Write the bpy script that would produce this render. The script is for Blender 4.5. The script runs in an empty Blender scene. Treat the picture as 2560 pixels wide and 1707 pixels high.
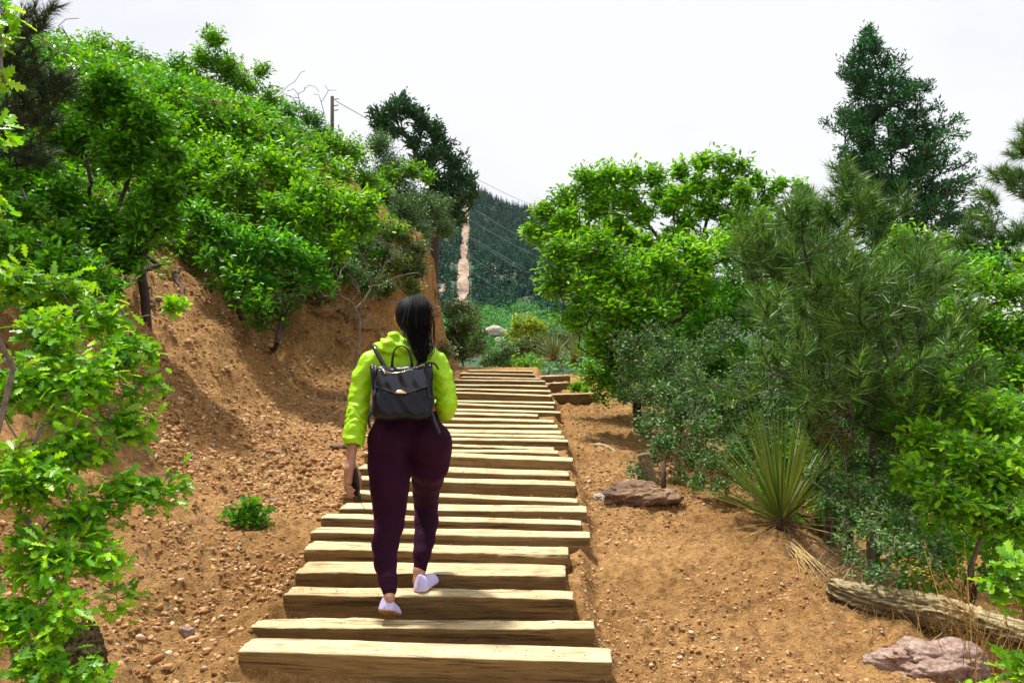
import bpy, math
import numpy as np
from mathutils import Vector
rng = np.random.default_rng(11)
scene = bpy.context.scene
col = scene.collection
# ---------------------------------------------------------------- camera
cam_d = bpy.data.cameras.new('camera'); cam = bpy.data.objects.new('camera', cam_d); col.objects.link(cam)
cam.location = (0, 0, 1.6); cam.rotation_euler = (math.radians(90), 0, 0)
cam_d.sensor_width = 36.0; cam_d.lens = 950.0*36/1024; cam_d.shift_y = 7/1024
cam_d.clip_start = 0.05; cam_d.clip_end = 3000
scene.camera = cam
# ---------------------------------------------------------------- world + sun
SUN = Vector((-0.26, 0.24, 0.93)).normalized()
el = math.asin(SUN.z); az = math.atan2(SUN.x, SUN.y)
w = bpy.data.worlds.new('World'); scene.world = w; w.use_nodes = True
nt = w.node_tree; nt.nodes.clear()
N = lambda t: nt.nodes.new(t)
out = N('ShaderNodeOutputWorld'); mix = N('ShaderNodeMixShader')
sky = N('ShaderNodeTexSky'); sky.sky_type = 'NISHITA'; sky.sun_disc = False
sky.sun_elevation = el; sky.sun_rotation = az
b1 = N('ShaderNodeBackground'); b1.inputs[1].default_value = 0.08
b2 = N('ShaderNodeBackground'); b2.inputs[1].default_value = .63
tc = N('ShaderNodeTexCoord'); mp = N('ShaderNodeMapping'); mp.inputs['Scale'].default_value = (1.4, 1.4, 3.2)
nz = N('ShaderNodeTexNoise'); nz.inputs['Scale'].default_value = 1.7; nz.inputs['Detail'].default_value = 5; nz.inputs['Roughness'].default_value = .5
cr = N('ShaderNodeValToRGB')
cr.color_ramp.elements[0].position = .30; cr.color_ramp.elements[0].color = (.84, .85, .93, 1)
cr.color_ramp.elements[1].position = .50; cr.color_ramp.elements[1].color = (1.0, 1.0, 1.02, 1)
L = nt.links.new
L(tc.outputs['Generated'], mp.inputs[0]); L(mp.outputs[0], nz.inputs[0]); L(nz.outputs[0], cr.inputs[0])
L(cr.outputs[0], b2.inputs[0]); L(sky.outputs[0], b1.inputs[0])
mix.inputs[0].default_value = .93
L(b1.outputs[0], mix.inputs[1]); L(b2.outputs[0], mix.inputs[2]); L(mix.outputs[0], out.inputs[0])
sd = bpy.data.lights.new('sun', 'SUN'); sd.energy = 4.4; sd.angle = math.radians(5); sd.color = (1, .965, .88)
so = bpy.data.objects.new('sun', sd); col.objects.link(so)
so.rotation_euler = (-SUN).to_track_quat('-Z', 'Y').to_euler()
scene.view_settings.view_transform = 'Standard'; scene.view_settings.look = 'None'
scene.view_settings.exposure = 0.71; scene.view_settings.gamma = 1; scene.view_settings.use_curve_mapping = False
scene.cycles.max_bounces = 6; scene.cycles.transparent_max_bounces = 8
scene.cycles.diffuse_bounces = 2; scene.cycles.glossy_bounces = 2; scene.cycles.transmission_bounces = 3

# ---------------------------------------------------------------- helpers
def V(vx, vy, d):                       # a point at depth d, in the 2352-wide picture
    return np.array([(vx-1176)/2182*d, d, 1.6+(799.5-vy)/2182*d])
def Q(ox, oy, d):                       # the same in the 2560-wide picture
    return np.array([(ox-1280)/2375*d, d, 1.6+(870-oy)/2375*d])
def tag(o, label=None, cat=None, group=None, kind=None):
    if label: o['label'] = label
    if cat: o['category'] = cat
    if group: o['group'] = group
    if kind: o['kind'] = kind
    return o
def empty(name, loc, label, cat, group=None):
    o = bpy.data.objects.new(name, None); col.objects.link(o); o.location = [float(c) for c in loc]
    o.empty_display_size = .1
    return tag(o, label, cat, group)
def mk(name, verts, faces, mat, parent=None, origin=None, smooth=True, link=True):
    """faces: list of int arrays (n,3) and/or (n,4)"""
    verts = np.asarray(verts, np.float32)
    if origin is None: origin = np.array(parent.location) if parent is not None else np.zeros(3)
    v = verts-np.asarray(origin, np.float32)
    me = bpy.data.meshes.new(name)
    fs = [np.asarray(f, np.int32) for f in faces if len(f)]
    nl = sum(f.size for f in fs); nf = sum(len(f) for f in fs)
    me.vertices.add(len(v)); me.vertices.foreach_set('co', v.ravel())
    me.loops.add(nl); me.loops.foreach_set('vertex_index', np.concatenate([f.ravel() for f in fs]))
    me.polygons.add(nf)
    tot = np.concatenate([np.full(len(f), f.shape[1], np.int32) for f in fs])
    st = np.concatenate([[0], np.cumsum(tot)[:-1]]).astype(np.int32)
    me.polygons.foreach_set('loop_start', st)
    if smooth: me.polygons.foreach_set('use_smooth', np.ones(nf, bool))
    me.update(calc_edges=True); me.validate()
    me.materials.append(mat)
    o = bpy.data.objects.new(name, me)
    if link: col.objects.link(o)
    if parent is not None: o.parent = parent
    else: o.location = [float(c) for c in origin]
    return o
class MB:
    def __init__(s): s.v = []; s.t = []; s.q = []; s.n = 0
    def add(s, v, t=None, q=None):
        v = np.asarray(v, float).reshape(-1, 3)
        if t is not None and len(t): s.t.append(np.asarray(t)+s.n)
        if q is not None and len(q): s.q.append(np.asarray(q)+s.n)
        s.v.append(v); s.n += len(v); return s
    def build(s, name, mat, parent=None, origin=None, smooth=True):
        f = []
        if s.t: f.append(np.concatenate(s.t))
        if s.q: f.append(np.concatenate(s.q))
        return mk(name, np.concatenate(s.v), f, mat, parent, origin, smooth)
def hashf(ix, iy, iz, seed):
    h = (ix*374761393+iy*668265263+iz*2147483647+seed*974634777) & 0xffffffff
    h = ((h ^ (h >> 13))*1274126177) & 0xffffffff
    return ((h ^ (h >> 16)) & 0xffffff)/float(0xffffff)
def vnoise(x, y, z=0., seed=0):
    x, y, z = np.broadcast_arrays(np.asarray(x, float), y, z)
    xi, yi, zi = np.floor(x).astype(np.int64), np.floor(y).astype(np.int64), np.floor(z).astype(np.int64)
    fx, fy, fz = x-xi, y-yi, z-zi
    fx, fy, fz = [f*f*(3-2*f) for f in (fx, fy, fz)]
    r = 0
    for a in (0, 1):
        for b in (0, 1):
            for c in (0, 1):
                r = r+hashf(xi+a, yi+b, zi+c, seed)*(fx if a else 1-fx)*(fy if b else 1-fy)*(fz if c else 1-fz)
    return r*2-1
def fbm(x, y, z=0., seed=0, oct=4, gain=.5):
    r = 0; a = 1.
    for i in range(oct):
        r = r+a*vnoise(np.asarray(x)*2**i, np.asarray(y)*2**i, np.asarray(z)*2**i, seed+i*17); a *= gain
    return r
def sstep(a, b, x):
    t = np.clip((x-a)/(b-a), 0, 1); return t*t*(3-2*t)
def nrm(v): return v/(np.linalg.norm(v, axis=-1, keepdims=True)+1e-9)
def tube(pts, rad, sides=6, cap=True):
    pts = np.asarray(pts, float); n = len(pts); rad = np.broadcast_to(np.asarray(rad, float), (n,))
    tg = nrm(np.gradient(pts, axis=0)); up = np.array([0, 0, 1.]) if abs(tg[0][2]) < .9 else np.array([1., 0, 0])
    vs = []
    for i in range(n):
        s = nrm(np.cross(tg[i], up)); up = nrm(np.cross(s, tg[i]))
        a = np.linspace(0, 2*np.pi, sides, endpoint=False)
        vs.append(pts[i]+rad[i]*(np.cos(a)[:, None]*s+np.sin(a)[:, None]*up))
    v = np.concatenate(vs); q = []
    for i in range(n-1):
        for j in range(sides):
            k = (j+1) % sides; q.append((i*sides+j, i*sides+k, (i+1)*sides+k, (i+1)*sides+j))
    t = []
    if cap:
        v = np.concatenate([v, pts[:1], pts[-1:]])
        for j in range(sides):
            k = (j+1) % sides
            t.append((n*sides, k, j)); t.append((n*sides+1, (n-1)*sides+j, (n-1)*sides+k))
    return v, t, q
def spline(P, n):
    P = np.asarray(P, float); m = len(P)
    t = np.linspace(0, m-1, n); i = np.clip(t.astype(int), 0, m-2); f = (t-i)[:, None]
    p0 = P[np.clip(i-1, 0, m-1)]; p1 = P[i]; p2 = P[i+1]; p3 = P[np.clip(i+2, 0, m-1)]
    return .5*((2*p1)+(-p0+p2)*f+(2*p0-5*p1+4*p2-p3)*f*f+(-p0+3*p1-3*p2+p3)*f**3)
def segs(A, B, ra, rb, sides=4):         # many straight segments at once
    A, B = np.asarray(A), np.asarray(B); n = len(A)
    d = nrm(B-A); up = np.where(np.abs(d[:, 2:3]) < .9, np.array([[0, 0, 1.]]), np.array([[1., 0, 0]]))
    s = nrm(np.cross(d, up)); u = np.cross(s, d)
    a = np.linspace(0, 2*np.pi, sides, endpoint=False)
    ring = np.cos(a)[None, :, None]*s[:, None]+np.sin(a)[None, :, None]*u[:, None]
    v = np.concatenate([A[:, None]+ring*np.asarray(ra)[:, None, None], B[:, None]+ring*np.asarray(rb)[:, None, None]], 1)
    j = np.arange(sides); k = (j+1) % sides
    q = np.stack([j, k, k+sides, j+sides], 1)
    q = (q[None]+(np.arange(n)*2*sides)[:, None, None]).reshape(-1, 4)
    return v.reshape(-1, 3), q
def frames(dirs, ups):
    y = nrm(dirs); x = nrm(np.cross(y, ups)); z = np.cross(x, y)
    return np.stack([x, y, z], -1)       # columns
def stamp(tv, tf, pos, R, sc):
    """copies of a template: y along the leaf, z its normal"""
    v = np.einsum('nij,kj->nki', R, tv)*np.asarray(sc)[:, None, None]+pos[:, None]
    f = (tf[None]+(np.arange(len(pos))*len(tv))[:, None, None]).reshape(-1, tf.shape[1])
    return v.reshape(-1, 3), f
# ---------------------------------------------------------------- materials
def new_mat(name):
    m = bpy.data.materials.new(name); m.use_nodes = True
    return m, m.node_tree, m.node_tree.nodes['Principled BSDF']
def ramp(t, fac, stops):
    r = t.nodes.new('ShaderNodeValToRGB'); e = r.color_ramp.elements
    while len(e) < len(stops): e.new(.5)
    for x, (p, c) in zip(e, stops): x.position = p; x.color = (*c, 1)
    t.links.new(fac, r.inputs[0]); return r.outputs[0]
def noise(t, vec, scale, detail=4, rough=.55, dist=0.):
    n = t.nodes.new('ShaderNodeTexNoise'); n.inputs['Scale'].default_value = scale
    n.inputs['Detail'].default_value = detail; n.inputs['Roughness'].default_value = rough; n.inputs['Distortion'].default_value = dist
    if vec is not None: t.links.new(vec, n.inputs['Vector'])
    return n.outputs[0]
def coord(t, which='Object', scale=(1, 1, 1), rand=False):
    c = t.nodes.new('ShaderNodeTexCoord'); m = t.nodes.new('ShaderNodeMapping'); m.inputs['Scale'].default_value = scale
    t.links.new(c.outputs[which], m.inputs[0])
    if rand:
        oi = t.nodes.new('ShaderNodeObjectInfo'); mu = t.nodes.new('ShaderNodeMath'); mu.operation = 'MULTIPLY'; mu.inputs[1].default_value = 37.
        t.links.new(oi.outputs['Random'], mu.inputs[0]); t.links.new(mu.outputs[0], m.inputs['Location'])
    return m.outputs[0]
def mixc(t, fac, a, b, mode='MIX'):
    m = t.nodes.new('ShaderNodeMix'); m.data_type = 'RGBA'; m.blend_type = mode
    for s, x in ((m.inputs[0], fac), (m.inputs[6], a), (m.inputs[7], b)):
        if hasattr(x, 'is_output'): t.links.new(x, s)
        else: s.default_value = x if isinstance(x, (int, float)) else (*x, 1)
    return m.outputs[2]
def bump(t, h, strength, dist, prev=None):
    b = t.nodes.new('ShaderNodeBump'); b.inputs['Strength'].default_value = strength; b.inputs['Distance'].default_value = dist
    t.links.new(h, b.inputs['Height'])
    if prev is not None: t.links.new(prev, b.inputs['Normal'])
    return b.outputs[0]
def plain(name, c, rough=.6, metal=0., bumpscale=None, bstr=.3, bdist=.003, var=.12, spec=.5):
    m, t, b = new_mat(name)
    v = coord(t); n = noise(t, v, 30, 4)
    b.inputs['Roughness'].default_value = rough; b.inputs['Metallic'].default_value = metal
    b.inputs['Specular IOR Level'].default_value = spec
    c = np.array(c)
    t.links.new(ramp(t, n, [(.3, tuple(c*(1-var))), (.7, tuple(c*(1+var)))]), b.inputs['Base Color'])
    if bumpscale: t.links.new(bump(t, noise(t, v, bumpscale, 6), bstr, bdist), b.inputs['Normal'])
    return m
def leaf_mat(name, cols, trans=.35, rough=.45, tcol=None, spec=.4):
    m, t, b = new_mat(name)
    g = t.nodes.new('ShaderNodeNewGeometry')
    cs = ramp(t, g.outputs['Random Per Island'], [(i/(len(cols)-1), c) for i, c in enumerate(cols)])
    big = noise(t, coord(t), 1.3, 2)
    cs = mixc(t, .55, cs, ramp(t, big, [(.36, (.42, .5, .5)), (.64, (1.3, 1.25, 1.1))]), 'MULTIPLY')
    t.links.new(cs, b.inputs['Base Color']); b.inputs['Roughness'].default_value = rough
    b.inputs['Specular IOR Level'].default_value = spec
    tr = t.nodes.new('ShaderNodeBsdfTranslucent'); mx = t.nodes.new('ShaderNodeMixShader'); mx.inputs[0].default_value = trans
    t.links.new(mixc(t, 1., cs, tcol or (1.5, 1.3, .5), 'MULTIPLY'), tr.inputs[0])
    o = t.nodes['Material Output']
    t.links.new(b.outputs[0], mx.inputs[1]); t.links.new(tr.outputs[0], mx.inputs[2]); t.links.new(mx.outputs[0], o.inputs[0])
    return m
M = {}
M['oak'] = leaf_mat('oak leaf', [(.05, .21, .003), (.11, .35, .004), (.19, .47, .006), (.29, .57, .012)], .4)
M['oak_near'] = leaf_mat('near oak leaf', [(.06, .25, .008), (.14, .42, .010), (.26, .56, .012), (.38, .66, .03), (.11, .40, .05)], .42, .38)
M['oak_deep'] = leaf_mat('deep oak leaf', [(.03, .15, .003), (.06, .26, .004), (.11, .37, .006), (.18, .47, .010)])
M['oak_blue'] = leaf_mat('cool oak leaf', [(.035, .19, .008), (.07, .31, .012), (.12, .42, .018), (.18, .52, .03)])
M['yellow_leaf'] = leaf_mat('yellow green leaf', [(.16, .30, .01), (.28, .42, .012), (.38, .5, .02)])
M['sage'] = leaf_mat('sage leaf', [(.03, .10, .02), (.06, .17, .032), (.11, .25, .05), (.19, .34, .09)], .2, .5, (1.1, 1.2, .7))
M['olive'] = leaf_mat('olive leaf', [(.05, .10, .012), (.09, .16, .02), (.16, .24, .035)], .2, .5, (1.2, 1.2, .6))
M['needle'] = leaf_mat('pine needle', [(.022, .07, .010), (.05, .15, .018), (.11, .25, .03), (.25, .40, .08)], .15, .4, (1.2, 1.2, .6))
M['needle_dark'] = leaf_mat('dark needle', [(.015, .035, .01), (.03, .06, .014), (.055, .10, .02)], .12, .5, (1.2, 1.2, .6))
M['fir'] = leaf_mat('fir needle', [(.012, .09, .025), (.022, .15, .04), (.045, .23, .06)], .12, .55, (1.1, 1.2, .7))
M['pinyon'] = leaf_mat('pinyon needle', [(.018, .08, .03), (.032, .13, .042), (.06, .19, .055)], .12, .55, (1.1, 1.2, .7))
M['rust_leaf'] = leaf_mat('rust tinged leaf', [(.07, .10, .01), (.13, .13, .015), (.2, .15, .02)], .2, .5)
M['straw'] = leaf_mat('dry straw', [(.3, .2, .07), (.42, .3, .12), (.5, .38, .2)], .15, .6, (1, .9, .6))
M['ochre_grass'] = leaf_mat('ochre grass', [(.25, .13, .03), (.4, .22, .05), (.5, .33, .1)], .15, .6, (1, .9, .6))
M['yucca'] = leaf_mat('yucca blade', [(.07, .16, .02), (.13, .24, .03), (.22, .3, .05), (.32, .33, .08)], .12, .4, (1.2, 1.2, .6))
M['yucca_pale'] = leaf_mat('pale yucca blade', [(.12, .2, .07), (.2, .28, .12), (.33, .36, .18)], .12, .5, (1.1, 1.1, .7))
M['bark'] = plain('bark', (.045, .03, .022), .9, bumpscale=60, bstr=.8, bdist=.01, var=.4)
M['bark_grey'] = plain('grey bark', (.17, .14, .115), .9, bumpscale=60, bstr=.8, bdist=.01, var=.4)
M['root'] = plain('root bark', (.10, .055, .03), .9, bumpscale=50, bstr=.8, bdist=.01, var=.4)

def stone_colour(t, v, dark=1.):
    n1 = noise(t, v, .9, 4); n2 = noise(t, v, 22, 5, .65); n3 = noise(t, v, 150, 3, .6)
    a = ramp(t, n1, [(.33, tuple(np.array((.35, .185, .06))*dark)), (.66, tuple(np.array((.55, .312, .12))*dark))])
    b = mixc(t, .75, a, ramp(t, n2, [(.3, (.34, .30, .28)), (.50, (1, 1, 1)), (.70, (1.45, 1.45, 1.45))]), 'MULTIPLY')
    return mixc(t, .6, b, ramp(t, n3, [(.3, (.5, .45, .45)), (.6, (1.2, 1.2, 1.25))]), 'MULTIPLY'), n2, n3
m, t, b = new_mat('gravel ground')
v = coord(t); c, n2, n3 = stone_colour(t, v)
t.links.new(c, b.inputs['Base Color']); b.inputs['Roughness'].default_value = .95; b.inputs['Specular IOR Level'].default_value = .15
vo = t.nodes.new('ShaderNodeTexVoronoi'); vo.inputs['Scale'].default_value = 45; t.links.new(v, vo.inputs[0])
n0 = bump(t, noise(t, v, 16, 8, .75), 1., .07); n0 = bump(t, vo.outputs[0], .8, .014, n0); n0 = bump(t, noise(t, v, 75, 5, .7), .9, .012, n0)
t.links.new(n0, b.inputs['Normal']); M['ground'] = m
m, t, b = new_mat('pebble')
g = t.nodes.new('ShaderNodeNewGeometry')
c = ramp(t, g.outputs['Random Per Island'], [(0, (.16, .07, .025)), (.3, (.34, .165, .06)), (.7, (.52, .30, .14)), (.93, (.60, .40, .23)), (1, (.66, .52, .38))])
t.links.new(mixc(t, .5, c, ramp(t, noise(t, coord(t), 90, 3), [(.3, (.55, .5, .5)), (.65, (1.2, 1.2, 1.2))]), 'MULTIPLY'), b.inputs['Base Color'])
b.inputs['Roughness'].default_value = .9; b.inputs['Specular IOR Level'].default_value = .2; M['pebble'] = m
def wood(name, pale, brown, dirt):
    m, t, b = new_mat(name)
    v = coord(t, 'Object', (1, 1, 1), True); vs = coord(t, 'Object', (1.3, 22, 22), True); vf = coord(t, 'Object', (5, 120, 120), True)
    g = noise(t, vs, 1.6, 6, .6, 1.2); f = noise(t, vf, 1, 4, .6); bl = noise(t, v, 5, 5, .6)
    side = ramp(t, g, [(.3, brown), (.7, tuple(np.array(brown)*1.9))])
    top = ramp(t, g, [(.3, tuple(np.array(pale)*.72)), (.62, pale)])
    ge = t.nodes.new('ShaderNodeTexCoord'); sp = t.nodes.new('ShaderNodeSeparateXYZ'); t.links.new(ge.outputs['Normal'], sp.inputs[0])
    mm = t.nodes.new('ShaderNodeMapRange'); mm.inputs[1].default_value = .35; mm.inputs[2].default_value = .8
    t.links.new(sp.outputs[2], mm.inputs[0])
    c = mixc(t, mm.outputs[0], side, top)          # pale ramp on upward faces, brown ramp on the sides
    c = mixc(t, .8, c, ramp(t, f, [(.3, (.5, .45, .4)), (.5, (1, 1, 1)), (.75, (1.15, 1.15, 1.15))]), 'MULTIPLY')
    du = noise(t, coord(t, 'Object', (1, 1, 1), True), 3.2, 8, .7)
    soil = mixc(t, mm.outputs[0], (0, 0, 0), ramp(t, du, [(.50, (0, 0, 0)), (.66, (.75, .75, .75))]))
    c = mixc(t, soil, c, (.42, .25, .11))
    c = mixc(t, ramp(t, bl, [(.56, (0, 0, 0)), (.80, (.6, .6, .6))]), c, dirt)
    kn = t.nodes.new('ShaderNodeTexVoronoi'); kn.inputs['Scale'].default_value = 1; t.links.new(coord(t, 'Object', (3.1, 9, 9), True), kn.inputs[0])
    c = mixc(t, ramp(t, kn.outputs[0], [(.04, (.8, .8, .8)), (.12, (0, 0, 0))]), c, (.12, .06, .02))
    b.inputs['Roughness'].default_value = .85; b.inputs['Specular IOR Level'].default_value = .2
    ck = ramp(t, noise(t, coord(t, 'Object', (1.5, 34, 34), True), 1, 5, .7, .8), [(.36, (0, 0, 0)), (.44, (1, 1, 1))])
    t.links.new(mixc(t, .75, c, mixc(t, ck, (.25, .18, .12), (1, 1, 1)), 'MULTIPLY'), b.inputs['Base Color'])
    n0 = bump(t, ck, .7, .006); n0 = bump(t, f, .6, .004, n0)
    t.links.new(n0, b.inputs['Normal']); return m
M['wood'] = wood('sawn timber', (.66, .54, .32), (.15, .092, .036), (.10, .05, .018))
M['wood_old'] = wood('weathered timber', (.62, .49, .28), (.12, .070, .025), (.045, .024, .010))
def rockmat(name, stops, sc=7):
    m, t, b = new_mat(name); v = coord(t)
    c = ramp(t, noise(t, v, sc, 8, .65, .6), stops)
    c = mixc(t, .6, c, ramp(t, noise(t, v, 70, 4, .7), [(.3, (.45, .42, .42)), (.65, (1.25, 1.25, 1.25))]), 'MULTIPLY')
    t.links.new(c, b.inputs['Base Color']); b.inputs['Roughness'].default_value = .85
    n0 = bump(t, noise(t, v, 14, 8, .7), .9, .03); t.links.new(bump(t, noise(t, v, 60, 5, .75), 1., .02, n0), b.inputs['Normal']); return m
M['rock_brown'] = rockmat('brown rock', [(.32, (.09, .06, .05)), (.47, (.25, .14, .08)), (.6, (.42, .26, .14)), (.72, (.55, .42, .32))])
M['rock_pink'] = rockmat('pink rock', [(.3, (.26, .13, .095)), (.48, (.50, .33, .26)), (.62, (.64, .50, .42))], 22)
M['rock_pale'] = rockmat('pale rock', [(.3, (.4, .33, .26)), (.7, (.62, .55, .46))], 1)
M['clay'] = rockmat('clay face', [(.3, (.20, .10, .045)), (.5, (.40, .23, .10)), (.7, (.50, .36, .20))], 6)
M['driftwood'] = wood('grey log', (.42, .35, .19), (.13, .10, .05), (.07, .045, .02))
# ---------------------------------------------------------------- timber steps table
# n, depth of front edge, xl, xr, y front (left, right), y back (left, right), in the 2560-wide picture
T = [(0, 4.05, 490, 1500, 1745, 1775, 1697, 1712),
 (1, 4.35, 589, 1530, 1622, 1653, 1593.5, 1619), (2, 4.65, 621, 1487, 1562.5, 1569, 1543, 1550),
 (3, 4.95, 705, 1434, 1483, 1497, 1463, 1480), (4, 5.22, 737, 1417, 1431, 1438, 1403, 1409),
 (5, 5.50, 758, 1422, 1369, 1384, 1350, 1366), (6, 5.78, 773, 1476, 1329, 1340, 1317, 1328),
 (7, 6.05, 799, 1453, 1289, 1309, 1284, 1303), (8, 6.32, 846, 1468, 1268, 1278, 1252, 1267),
 (9, 6.65, 855, 1443, 1228, 1254, 1219, 1248), (10, 6.95, 872, 1439, 1197, 1213, 1187, 1204),
 (11, 7.25, 890, 1423, 1168, 1189, 1148, 1171), (12, 7.55, 909, 1432, 1127, 1153, 1124, 1140),
 (13, 7.85, 925, 1397, 1122, 1131, 1116, 1126), (14, 8.10, 930, 1385, 1112, 1121, 1108, 1116),
 (15, 8.40, 935, 1421, 1094, 1102, 1090, 1097.5), (16, 8.70, 945, 1411, 1082, 1093, 1077, 1087.6),
 (17, 9.00, 955, 1405, 1076, 1081, 1070, 1073), (18, 9.35, 965, 1395, 1061, 1067, 1055, 1061),
 (19, 9.70, 975, 1385, 1042, 1054, 1036, 1047), (20, 10.05, 985, 1345, 1028, 1039, 1022, 1034),
 (21, 10.40, 1000, 1402, 1018, 1032, 1006, 1019), (22, 10.75, 1010, 1385, 1004, 1019, 1000, 1016),
 (23, 11.10, 1020, 1389, 998, 1007, 986, 995.7), (24, 11.45, 1035, 1379, 976, 990, 970, 983),
 (25, 11.80, 1050, 1377, 969, 978, 964, 972), (26, 12.20, 1075, 1369, 959, 965, 950, 956),
 (27, 12.65, 1100, 1363, 948, 952, 943, 948), (28, 13.10, 1151, 1352, 940, 946, 936, 943),
 (29, 13.60, 1149, 1337, 931, 936, 927, 931.5), (30, 14.10, 1170, 1332, 924, 927, 921, 923.5)]
TT = []
for (n, d, xl, xr, fl, fr, bl, br) in T:
    yf = (fl+fr)/2; yb = (bl+br)/2
    z = 1.6-(yf-870)/2375*d
    dep = np.clip((1.6-z)*2375/(yb-870)-d, .13, .27)
    if n == 0: dep = .2
    yaw = math.atan(.055 if n != 12 else .07)
    x0, x1 = (xl-1280)/2375*d, (xr-1280)/2375*d
    TT.append((n, d, x0, x1, z, dep, yaw, fl, fr))
gy = np.array([-6, 0, 3.7, 4.0]+[a[1]+.05 for a in TT]+[15.2, 17, 21, 30, 60, 900])
gz = np.array([-.1, -.05, -.03, .0]+[a[4]-.045 for a in TT]+[1.30, 1.15, .1, -2.5, -6, -30])
gxl = np.array([-.9]*4+[a[2] for a in TT]+[-.7]*6)
gxr = np.array([.55]*4+[a[3] for a in TT]+[.4]*6)
gxl[4:-6] = np.convolve(np.pad(gxl[4:-6], 2, 'edge'), np.ones(5)/5, 'valid')
gxr[4:-6] = np.convolve(np.pad(gxr[4:-6], 2, 'edge'), np.ones(5)/5, 'valid')
EY = np.array([-6, 3, 4.2, 4.8, 5.6, 6.6, 8, 11, 14, 20]); EX = np.array([2.6, 2.6, 2.45, 2.35, 1.98, 1.95, 1.6, 1.55, 1.6, 2.5])
def ground(x, y, detail=True):
    x, y = np.broadcast_arrays(np.asarray(x, float), np.asarray(y, float))
    b = np.interp(y, gy, gz); bs = np.interp(y, SY_, SZ_); xl = np.interp(y, gy, gxl); xr = np.interp(y, gy, gxr)
    ul = np.maximum(xl-x, 0); ur = np.maximum(x-xr, 0)
    w = ul+.25*fbm(x*.7, y*.7, 0, 3, 3)*sstep(.3, 1.5, ul)
    w = np.maximum(w, 0)
    u2 = np.minimum(w, 2.4)
    rise = -.05*sstep(0, .15, ul)+.09*w+.42*np.maximum(u2-.45, 0)**1.7+.60*np.clip(w-2.4, 0, 2)+.30*np.clip(w-4.4, 0, 4)
    cl = sstep(11.3, 13.2, y)*(1-sstep(17.5, 19.5, y))
    risec = .08*w+2.0*sstep(.30, .85, w+.12*fbm(x*2, y*2, 0, 5, 3))+.60*np.clip(w-.8, 0, 2.6)+.25*np.clip(w-3.4, 0, 4)
    rise = rise*(1-cl)+risec*cl
    rise = rise*(1-.75*sstep(26, 70, y))*(1-sstep(-60, -120, -np.abs(x)) if False else 1)
    rise = np.minimum(rise, 6.5)
    e = np.interp(y, EY, EX)
    drop = -.12*sstep(0, .12, ur)-.02*ur-.62*np.clip(x-e, 0, 3.2)-.05*np.clip(x-e-3.2, 0, 40)
    drop = drop*(1-sstep(30, 60, y))
    ins = 1-np.maximum(sstep(-.04, .03, xl-x), sstep(-.04, .03, x-xr))
    z = (b*(1-ins)+bs*ins)+rise+drop
    if detail:
        side = sstep(0, .1, ul)+sstep(0, .1, ur)
        bank = sstep(.7, 2., w)
        z = z+fbm(x*3, y*3, 0, 7, 3)*.03*side+fbm(x*13, y*13, 0, 9, 3)*(.02*side+.005)
        rid = 1-np.abs(fbm(x*2.2+y*1.2, y*1.6-x*.4, 0, 21, 4))
        z = z+bank*(rid-.7)*.19+cl*sstep(.25, .5, w)*(fbm(x*4, y*4, z*4, 33, 4)*.15+np.abs(fbm(x*11, y*11, z*9, 35, 3))*.08)
    return z
sy = []; sz = []
for k_, a in enumerate(TT):
    pz = TT[k_-1][4]-.09 if k_ else .0
    pz = max(pz, a[4]-.16)
    sy += [a[1]-.012, a[1]+.05, a[1]+a[5]-.03, a[1]+a[5]+.005]; sz += [pz, a[4]-.06, a[4]-.05, a[4]-.09]
SY_ = np.array([-6, 0, 3.7]+sy+[15.2, 17, 21, 30, 60, 900]); SZ_ = np.array([-.1, -.05, -.03]+sz+[1.30, 1.15, .1, -2.5, -6, -30])
def gnd(x, y): return float(ground(np.array([x]), np.array([y]))[0])
def axis(parts):
    r = []
    for a, b_, s in parts: r += list(np.arange(a, b_, s))
    return np.array(r+[parts[-1][1]])
xs = np.concatenate([-np.geomspace(900, 14, 26), axis([(-13.5, -5.2, .16), (-5.2, -3.4, .06), (-3.4, 2.6, .028), (2.6, 5, .08), (5, 13.5, .3)]), np.geomspace(14, 900, 26)])
ys = np.concatenate([axis([(-6, 3.2, .4), (3.2, 7.5, .028), (7.5, 12, .045), (12, 18, .06), (18, 26, .3)]), np.geomspace(27, 1500, 34)])
X, Y = np.meshgrid(xs, ys); Z = ground(X, Y)
nx, ny = len(xs), len(ys); i = np.arange((ny-1)*(nx-1)); r = i//(nx-1)*nx+i % (nx-1)
g = mk('ground', np.stack([X, Y, Z], -1).reshape(-1, 3), [np.stack([r, r+1, r+1+nx, r+nx], 1)], M['ground'])
tag(g, kind='structure')

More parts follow.
